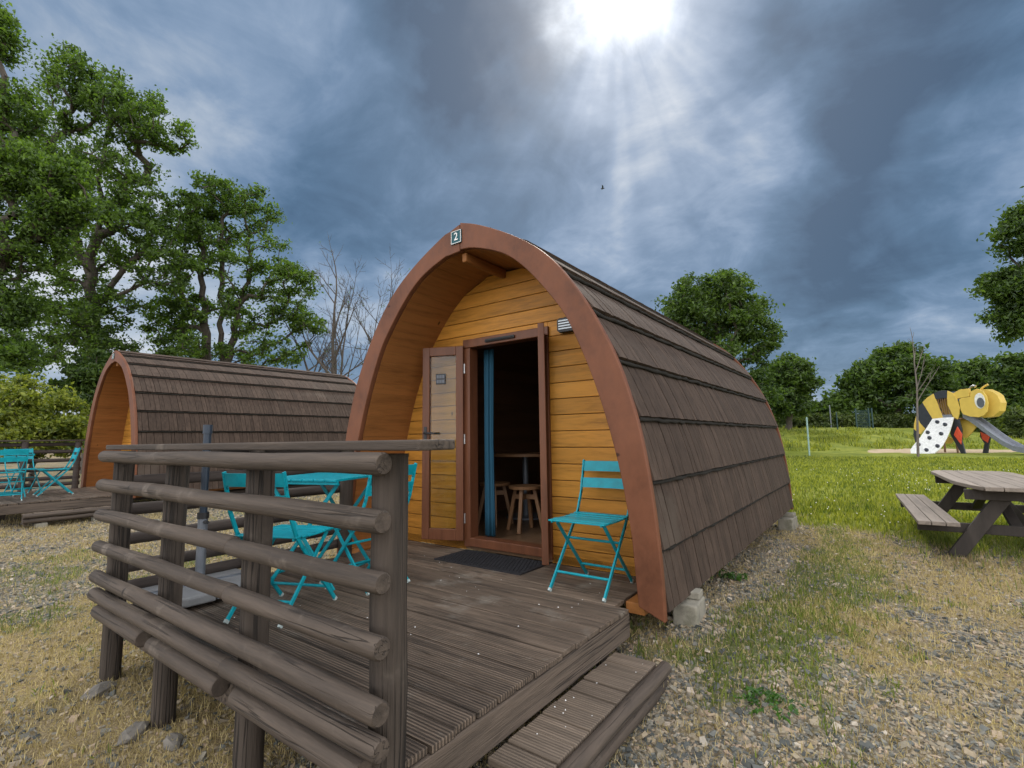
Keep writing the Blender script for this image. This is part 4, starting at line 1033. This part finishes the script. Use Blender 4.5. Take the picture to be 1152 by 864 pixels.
def twig_tree(name, label, loc, seed, trunks, tr, levels, spread, shrink, nch, first, barkm, leafm=None, nleaf=0):
    # straight, forking twigs: each branch carries thinner ones along its upper half
    rd = random.Random(seed); rs = np.random.default_rng(seed)
    root = thing(name, label, 'tree', loc); mb = MB(); tips = []
    def grow(p, d, ln, r, lv):
        n = 4 if lv < 2 else 3; pts = [p]; rs_ = [r]
        for i in range(n):
            d = (d + Vector((rd.uniform(-1, 1), rd.uniform(-1, 1), rd.uniform(-.3, .9))) * .10).normalized(); pts.append(pts[-1] + d * ln / n); rs_.append(max(.004, r * (1 - .55 * (i + 1) / n)))
        mb.tube(pts, rs_, 6 if r > .02 else 4, cap=False)
        if lv >= levels: tips.append(pts[-1]); return
        for k in range(nch if lv else nch + 2):
            f = first + (1 - first) * (k + rd.random()) / (nch + (0 if lv else 2)); f = min(f, .98); j = min(int(f * n), n - 1); q = pts[j].lerp(pts[j + 1], f * n - j)
            t = d.cross(Vector((rd.uniform(-1, 1), rd.uniform(-1, 1), rd.uniform(-1, 1)))).normalized(); a = rd.uniform(*spread)
            e = (d * math.cos(a) + t * math.sin(a)).normalized(); grow(q, e, ln * shrink * rd.uniform(.75, 1.15) * (1.15 - .4 * f), max(.009 if levels > 2 else .012, r * .52 * (1.1 - .4 * f)), lv + 1)
        grow(pts[-1], d, ln * shrink * .9, max(.004, r * .45), lv + 1)
    for p, d, ln, r in trunks: grow(Vector(p), Vector(d).normalized(), ln, r, 0)
    mb.build('trunk', barkm, root)
    if nleaf:
        C = np.array([tuple(tips[rd.randrange(len(tips))]) for _ in range(nleaf)]); V, Fc = leaf_cards(C, np.full(nleaf, .10), 3, .035, rs); np_mesh('leaves', V, Fc, leafm, root)
    return root
def gp(px, depth):                     # ground point under a picture column at a depth
    p = at(px, 490, depth); return Vector((p.x, p.y, float(gz(p.x, p.y)) - .1))
def lobes_px(px, depth, items, base):
    """crown lobes given as picture measures (centre, half width, half height, depth half, weight, depth shift), turned into metres about the trunk foot"""
    out = []
    for cx, cy, hw, hh, wt, *dd in items:
        dd = dd[0] if dd else 0; p = at(cx, cy, depth + dd) - base; k = (depth + dd) / F; cf = 1 / math.sqrt(1 + ((cx - 576) / F) ** 2)
        out.append((p.x, p.y, p.z, hw * k * cf, hw * k * cf, hh * k, wt))
    return out
def stem_px(pts, depth, base): return [tuple(at(x, y, depth) - base) if y is not None else (0, 0, 0) for x, y in pts]

def oaks():
    b = gp(103, 21)
    make_tree('oak_tree', 'tall oak with a straight visible trunk rising above the distant pod', b, 3,
              [[(0, 0, 0)] + stem_px([(104, 400), (103, 300), (112, 210), (125, 130)], 21, b), stem_px([(103, 320), (70, 240), (50, 150), (60, 80)], 21, b), stem_px([(106, 350), (140, 300), (170, 280)], 21, b)],
              lobes_px(103, 21, [(85, 105, 50, 48, 3), (140, 120, 48, 38, 2.2), (175, 148, 42, 22, 1.6), (130, 200, 62, 50, 3), (60, 175, 55, 50, 2.5), (165, 250, 50, 30, 2), (90, 280, 70, 40, 2.2), (120, 350, 55, 30, 1.6), (60, 345, 50, 38, 1.8), (110, 395, 46, 28, 2), (185, 300, 40, 32, 1.4), (40, 395, 44, 26, 1.4)], b),
              600, .45, 76, .080, M['oak'], M['bark'], .42)
    b = gp(-25, 16)
    make_tree('oak_tree', 'pale green spreading oak nearest the left edge, its limbs reaching in', b, 14,
              [[(0, 0, 0)] + stem_px([(-25, 400), (-20, 300), (-5, 200), (10, 90)], 16, b), stem_px([(-22, 330), (20, 275), (70, 260)], 16, b)],
              lobes_px(-25, 16, [(2, 40, 22, 34, 1), (10, 120, 42, 40, 1.6), (30, 195, 55, 40, 3), (75, 215, 45, 35, 2), (30, 275, 55, 32, 1.6), (-40, 200, 60, 120, 4), (10, 345, 40, 34, 1.6), (15, 395, 30, 22, 1), (60, 250, 40, 40, 2)], b),
              520, .42, 90, .068, M['oak'], M['bark'], .4)
    b = gp(245, 24)
    make_tree('oak_tree', 'broad oak with three dark stems between the tall oak and the bare tree', b, 25,
              [[(0, 0, 0)] + stem_px([(232, 400), (229, 330), (228, 260)], 24, b), [(0, 0, 0)] + stem_px([(250, 400), (250, 330), (250, 230)], 24, b), [(.3, 0, 0)] + stem_px([(258, 400), (268, 350), (285, 290)], 24, b)],
              lobes_px(245, 24, [(240, 222, 36, 26, 2), (285, 240, 30, 30, 1.6), (225, 275, 50, 36, 2.4), (290, 300, 52, 36, 2.6), (325, 330, 34, 34, 1.6), (200, 330, 36, 36, 1.2), (265, 350, 60, 30, 2), (345, 365, 24, 14, .7), (200, 395, 30, 20, 1), (250, 400, 70, 22, 1.6), (325, 395, 34, 18, 1), (195, 365, 34, 30, 1.2), (215, 245, 30, 26, 1)], b),
              460, .46, 74, .086, M['oak'], M['bark'], .30)
    b = gp(383, 23)
    rr_ = Vector((RIGHT.x, RIGHT.y, 0))
    twig_tree('bare_tree', 'small almost leafless tree with fine upright twigs beside the near pod', b, 31,
              [((0, 0, 0), rr_ * .06 + Vector((0, 0, 1)), 6.2, .16), (rr_ * -.1, rr_ * -.55 + Vector((0, .1, 1)), 5.2, .12), ((0, 0, .8), rr_ * .40 + Vector((0, .1, 1)), 5.8, .12), (rr_ * .1, rr_ * -.25 + Vector((.1, .1, 1)), 5.8, .10), (rr_ * .1, rr_ * .2 + Vector((-.1, .1, 1)), 5.8, .09)],
              .12, 4, (.35, .95), .54, 3, .36, M['bark'], M['oak'], 160)
    b = gp(40, 12.2)
    make_tree('leafy_bush', 'rounded yellow green bush behind the railing of the distant deck', b, 44, [[(0, 0, 0), (0, 0, .8)]],
              lobes_px(40, 12.2, [(25, 465, 38, 40, 3), (68, 475, 28, 34, 2), (-15, 470, 36, 48, 2), (50, 490, 44, 30, 2)], b), 230, .27, 130, .052, M['bush'], M['bark'], .06)
    b = gp(112, 18)
    make_tree('dark_shrub', 'dark green shrub filling the gap beside the distant pod arch', b, 45, [[(0, 0, 0), (0, 0, 1)]],
              lobes_px(112, 18, [(105, 425, 32, 36, 2), (80, 440, 26, 30, 1), (120, 455, 20, 40, 1)], b), 120, .34, 110, .085, M['oakfar'], M['bark'], .07)
    # beyond the near pod and the field
    b = gp(806, 44)
    make_tree('field_oak', 'large round oak rising behind the ridge of the near pod', b, 52, [[(0, 0, 0)] + stem_px([(806, 430), (806, 380), (804, 340)], 44, b)],
              lobes_px(806, 44, [(800, 345, 54, 38, 3), (768, 352, 32, 32, 1.4), (846, 375, 32, 40, 2), (785, 400, 54, 40, 2.2), (845, 430, 34, 30, 1.6), (810, 325, 34, 18, 1)], b), 300, .95, 95, .17, M['oakfar'], M['bark'], .5, .02)
    b = gp(888, 52)
    make_tree('field_oak', 'smaller oak close beside the rear of the near pod', b, 53, [[(0, 0, 0)] + stem_px([(888, 440), (888, 420)], 52, b)],
              lobes_px(888, 52, [(888, 418, 24, 22, 2), (905, 432, 16, 14, 1), (876, 445, 26, 22, 1.5), (900, 455, 18, 12, .8)], b), 150, .9, 95, .20, M['oakfar'], M['bark'], .35, .02)
    b = gp(1010, 60)
    make_tree('field_oak', 'wide dark oak standing behind the bee slide', b, 54, [[(0, 0, 0)] + stem_px([(1010, 440), (1010, 415)], 60, b)],
              lobes_px(1010, 60, [(1012, 410, 36, 24, 3), (1045, 425, 28, 24, 2), (975, 430, 30, 22, 2), (955, 448, 20, 18, 1), (1010, 445, 50, 20, 2), (1055, 450, 24, 18, 1)], b), 230, 1.25, 110, .28, M['oakfar'], M['bark'], .5, .02)
    b = gp(1094, 66)
    make_tree('field_oak', 'rounded oak between the bee head and the wide dark oak', b, 55, [[(0, 0, 0)] + stem_px([(1094, 440), (1094, 425)], 66, b)],
              lobes_px(1094, 66, [(1094, 424, 26, 20, 2), (1078, 440, 22, 20, 1), (1110, 445, 20, 20, 1)], b), 120, 1.2, 90, .30, M['oakfar'], M['bark'], .4, .02)
    b = gp(1146, 56)
    make_tree('field_oak', 'bushy oak behind the slide chute at the right edge', b, 56, [[(0, 0, 0)] + stem_px([(1146, 440), (1146, 425)], 56, b)],
              lobes_px(1146, 56, [(1142, 424, 22, 24, 2), (1165, 430, 26, 28, 2), (1135, 452, 20, 18, 1)], b), 130, 1.1, 95, .27, M['oakfar'], M['bark'], .4, .02)
    b = gp(1225, 28)
    make_tree('field_oak', 'near oak whose leafy limbs hang in high over the picnic table', b, 57, [[(0, 0, 0)] + stem_px([(1225, 420), (1222, 330), (1215, 250)], 28, b), stem_px([(1224, 380), (1180, 340), (1140, 325)], 28, b)],
              lobes_px(1225, 28, [(1155, 262, 36, 30, 2), (1140, 325, 40, 26, 3), (1142, 362, 28, 20, 1.3), (1195, 300, 50, 60, 3), (1210, 230, 50, 40, 1.5), (1240, 340, 60, 60, 2)], b), 330, .66, 105, .125, M['oakfar'], M['bark'], .5, .016)
    for i, (px, d, top, hw, lab) in enumerate(((928, 70, 446, 20, 'dark pointed shrub in the gap of the far treeline'), (1120, 48, 462, 20, 'pale green shrub behind the bee head'), (1150, 44, 462, 18, 'light green bramble clump below the slide chute edge'),
                                             (985, 68, 440, 30, 'dense dark shrub behind the green mesh gate'), (1065, 64, 450, 26, 'low dark shrub behind the bee body'))):
        b = gp(px, d); hb = (490 - top)
        make_tree('field_shrub', lab, b, 60 + i, [[(0, 0, 0), (0, 0, 1.2)]], lobes_px(px, d, [(px, top + 16, hw, 16, 2), (px - hw * .4, top + 26, hw * .8, 16, 1), (px + hw * .5, top + 28, hw * .7, 14, 1)], b), 80, .75, 90, .22, M['hedge'] if i in (1, 2) else M['oakfar'], M['bark'], .12, .02)
oaks()

def hedge():
    rs = np.random.default_rng(77); C = []; rad = []
    for px in np.linspace(820, 1300, 150):
        for k in range(5):
            d = 58 + rs.normal(0, .5); p = at(px + rs.normal(0, 1.5), 480, d); z0 = float(gz(p.x, p.y)); C.append((p.x, p.y, z0 + rs.uniform(.1, 1.5))); rad.append(rs.uniform(.45, .75))
    C = np.array(C); o = C[0].copy(); o[2] = 0
    V, Fc = leaf_cards(C - o, np.array(rad), 55, .17, rs)
    root = thing('hedge', 'long clipped field hedge running below the far trees', 'hedge', o)
    np_mesh('foliage', V, Fc, M['hedge'], root)
hedge()

def sapling():
    b = gp(1030.5, 27); b.z += .1
    h = at(1030, 383, 27).z - b.z
    twig_tree('bare_sapling', 'thin leafless sapling standing in front of the bee wing', b, 95, [((0, 0, 0), (.015, 0, 1), h * .82, .075)], .07, 2, (.35, .75), .34, 3, .52, M['barkpale'])
sapling()

def posts():
    grp = 'posts along the far field fence'
    def fp(px, ytop, depth, mat, r, lab):
        b = gp(px, depth); top = at(px, ytop, depth).z - b.z; root = thing('fence_post', lab, 'post', b)
        mb = MB(); mb.tube([(0, 0, -.2), (0, 0, top)], r, 8); mb.build('shaft', mat, root)
        mb = MB(); mb.tube([(0, 0, top), (0, 0, top + .03)], [r * 1.15, r * .6], 8); mb.build('post_cap', mat, root)
        if mat == M['palegreen']:
            mb = MB()
            for z in (.25, .5, .75, .97): mb.tube([(-r * 1.6, 0, top * z), (r * 1.6, 0, top * z)], .02, 6)
            mb.build('wire_clip', M['galv'], root)
    fp(909, 470, 30, M['palegreen'], .045, 'pale green tall post standing alone in the grass by the near pod')
    fp(943, 464, 50, M['darkgreen'], .06, 'dark green post between the pale post and the mesh gate')
    b = gp(975, 52); root = thing('mesh_gate', 'dark green mesh gate with tall posts in front of the hedge', 'gate', b, math.atan2(RIGHT.y, RIGHT.x)); h = at(975, 459, 52).z - b.z
    for x in (-.95, .42, .75):
        mb = MB(); mb.bar((x, 0, -.2), (x, 0, h), .11, .11); mb.build('gate_post', M['darkgreen'], root)
    mb = MB(); z = .1
    for k in range(12): x = -.85 + k * .105; mb.bar((x, 0, .1), (x, 0, h * .92), .022, .022)
    for k in range(7): mb.bar((-.88, 0, .1 + k * h * .135), (.35, 0, .1 + k * h * .135), .022, .022, (0, 1, 0))
    mb.build('mesh_panel', M['darkgreen'], root)
    b = gp(936, 56); root = thing('lamp_pole', 'thin pale pole rising above the hedge by the dark shrub', 'pole', b); h = at(936, 456, 56).z - b.z
    mb = MB(); mb.tube([(0, 0, -.2), (0, 0, h)], .06, 8); mb.build('shaft', M['galv'], root); mb = MB(); mb.tube([(0, 0, h), (0, 0, h + .05)], [.07, .03], 8); mb.build('post_cap', M['galv'], root)
posts()

# ------------------------------------------------------------------ larger stones, weeds, the bird
def stones():
    rd = random.Random(12); m = surface('weathered flat stone', (.13, .118, .10), .5, 1.35, 12, (1, 1, 1), .2, .9, .6, 40)
    spots = [(112, 778, .085, 'flat pinkish stone in the straw left of the fence posts'), (150, 826, .08, 'long grey slate lying before the second fence post'), (230, 690, .07, 'grey slate tucked under the deck skirt logs'), (195, 835, .06, 'pale chipped stone at the foot of the second fence post')]
    for px, py, s, lab in spots:
        d = ray(px, py); t = 1.38 / -d.z; p = CAM + d * t; z = float(gz(p.x, p.y))
        bm = bmesh.new(); bmesh.ops.create_icosphere(bm, subdivisions=2, radius=1)
        for v in bm.verts:
            k = 1 + rd.uniform(-.2, .2); v.co = Vector((v.co.x * s * k * 1.1, v.co.y * s * k * .7, v.co.z * s * .38 * k))
        me = bpy.data.meshes.new('flat_stone'); bm.to_mesh(me); bm.free(); me.materials.append(m)
        o = bpy.data.objects.new('flat_stone', me); COL.objects.link(o); o.location = (p.x, p.y, z + s * .15); o.rotation_euler = (rd.uniform(-.1, .1), rd.uniform(-.1, .1), rd.uniform(0, 6)); tag(o, lab, 'stone')
stones()
def weed(px, py, lab, seed, n=26, r=.12):
    d = ray(px, py); t = 1.37 / -d.z; p = CAM + d * t; rs = np.random.default_rng(seed)
    root = thing('leafy_weed', lab, 'weed', (p.x, p.y, float(gz(p.x, p.y))))
    C = np.stack([rs.normal(0, r * .5, n), rs.normal(0, r * .5, n), rs.uniform(.005, .05, n)], 1)
    V, Fc = leaf_cards(C, np.full(n, .03), 9, .014, rs); np_mesh('foliage', V, Fc, M['weed'], root)
weed(338, 775, 'dark green broad leaved weed under the deck edge', 3)
weed(868, 815, 'bright green clump of weed on the open gravel', 5, 22, .13)
weed(820, 660, 'green weed growing close along the near pod flank', 6, 30, .15)
def petals():
    mb = MB(); rd = random.Random(4)
    for k in range(46):
        if k < 34: x, y, z = rd.uniform(-3.4, -1.3), rd.triangular(1.2, 3.2, 2.7), .006
        else: x, y, z = rd.uniform(-1.22, -1.05), rd.uniform(1.6, 2.55), -.160
        a = rd.uniform(0, 6.3); r_ = rd.uniform(.002, .0048)
        mb.add([(x + math.cos(a + t) * r_ * rd.uniform(.6, 1.3), y + math.sin(a + t) * r_ * rd.uniform(.6, 1.3), z + rd.uniform(0, .003)) for t in (0, 1.3, 2.5, 3.8, 5)] + [(x, y, z + .005)], [(0, 1, 5), (1, 2, 5), (2, 3, 5), (3, 4, 5), (4, 0, 5)])
    tag(mb.build('fallen_petals', M['white']), 'tiny white petals scattered over the near deck and step', 'petals', kind='stuff')
petals()
def bird():
    p = at(678, 212, 40); root = thing('flying_bird', 'tiny dark bird gliding below the bright cloud', 'bird', p, .5)
    mb = MB(); mb.tube([(-.16, 0, 0), (-.09, 0, .0), (0, 0, .01), (.1, 0, .01), (.17, 0, 0)], [.012, .045, .06, .04, .008], 8); mb.build('body', M['blackpanel'], root)
    for s in (-1, 1):
        mb = MB(); mb.prism([(.06, .03), (.05, .25), (-.08, .42), (-.06, .22), (-.06, .03)], 0, .012, lambda a, b, t: (a, s * b, t + b * .25)); mb.build('wing', M['blackpanel'], root, fix=True)
bird()
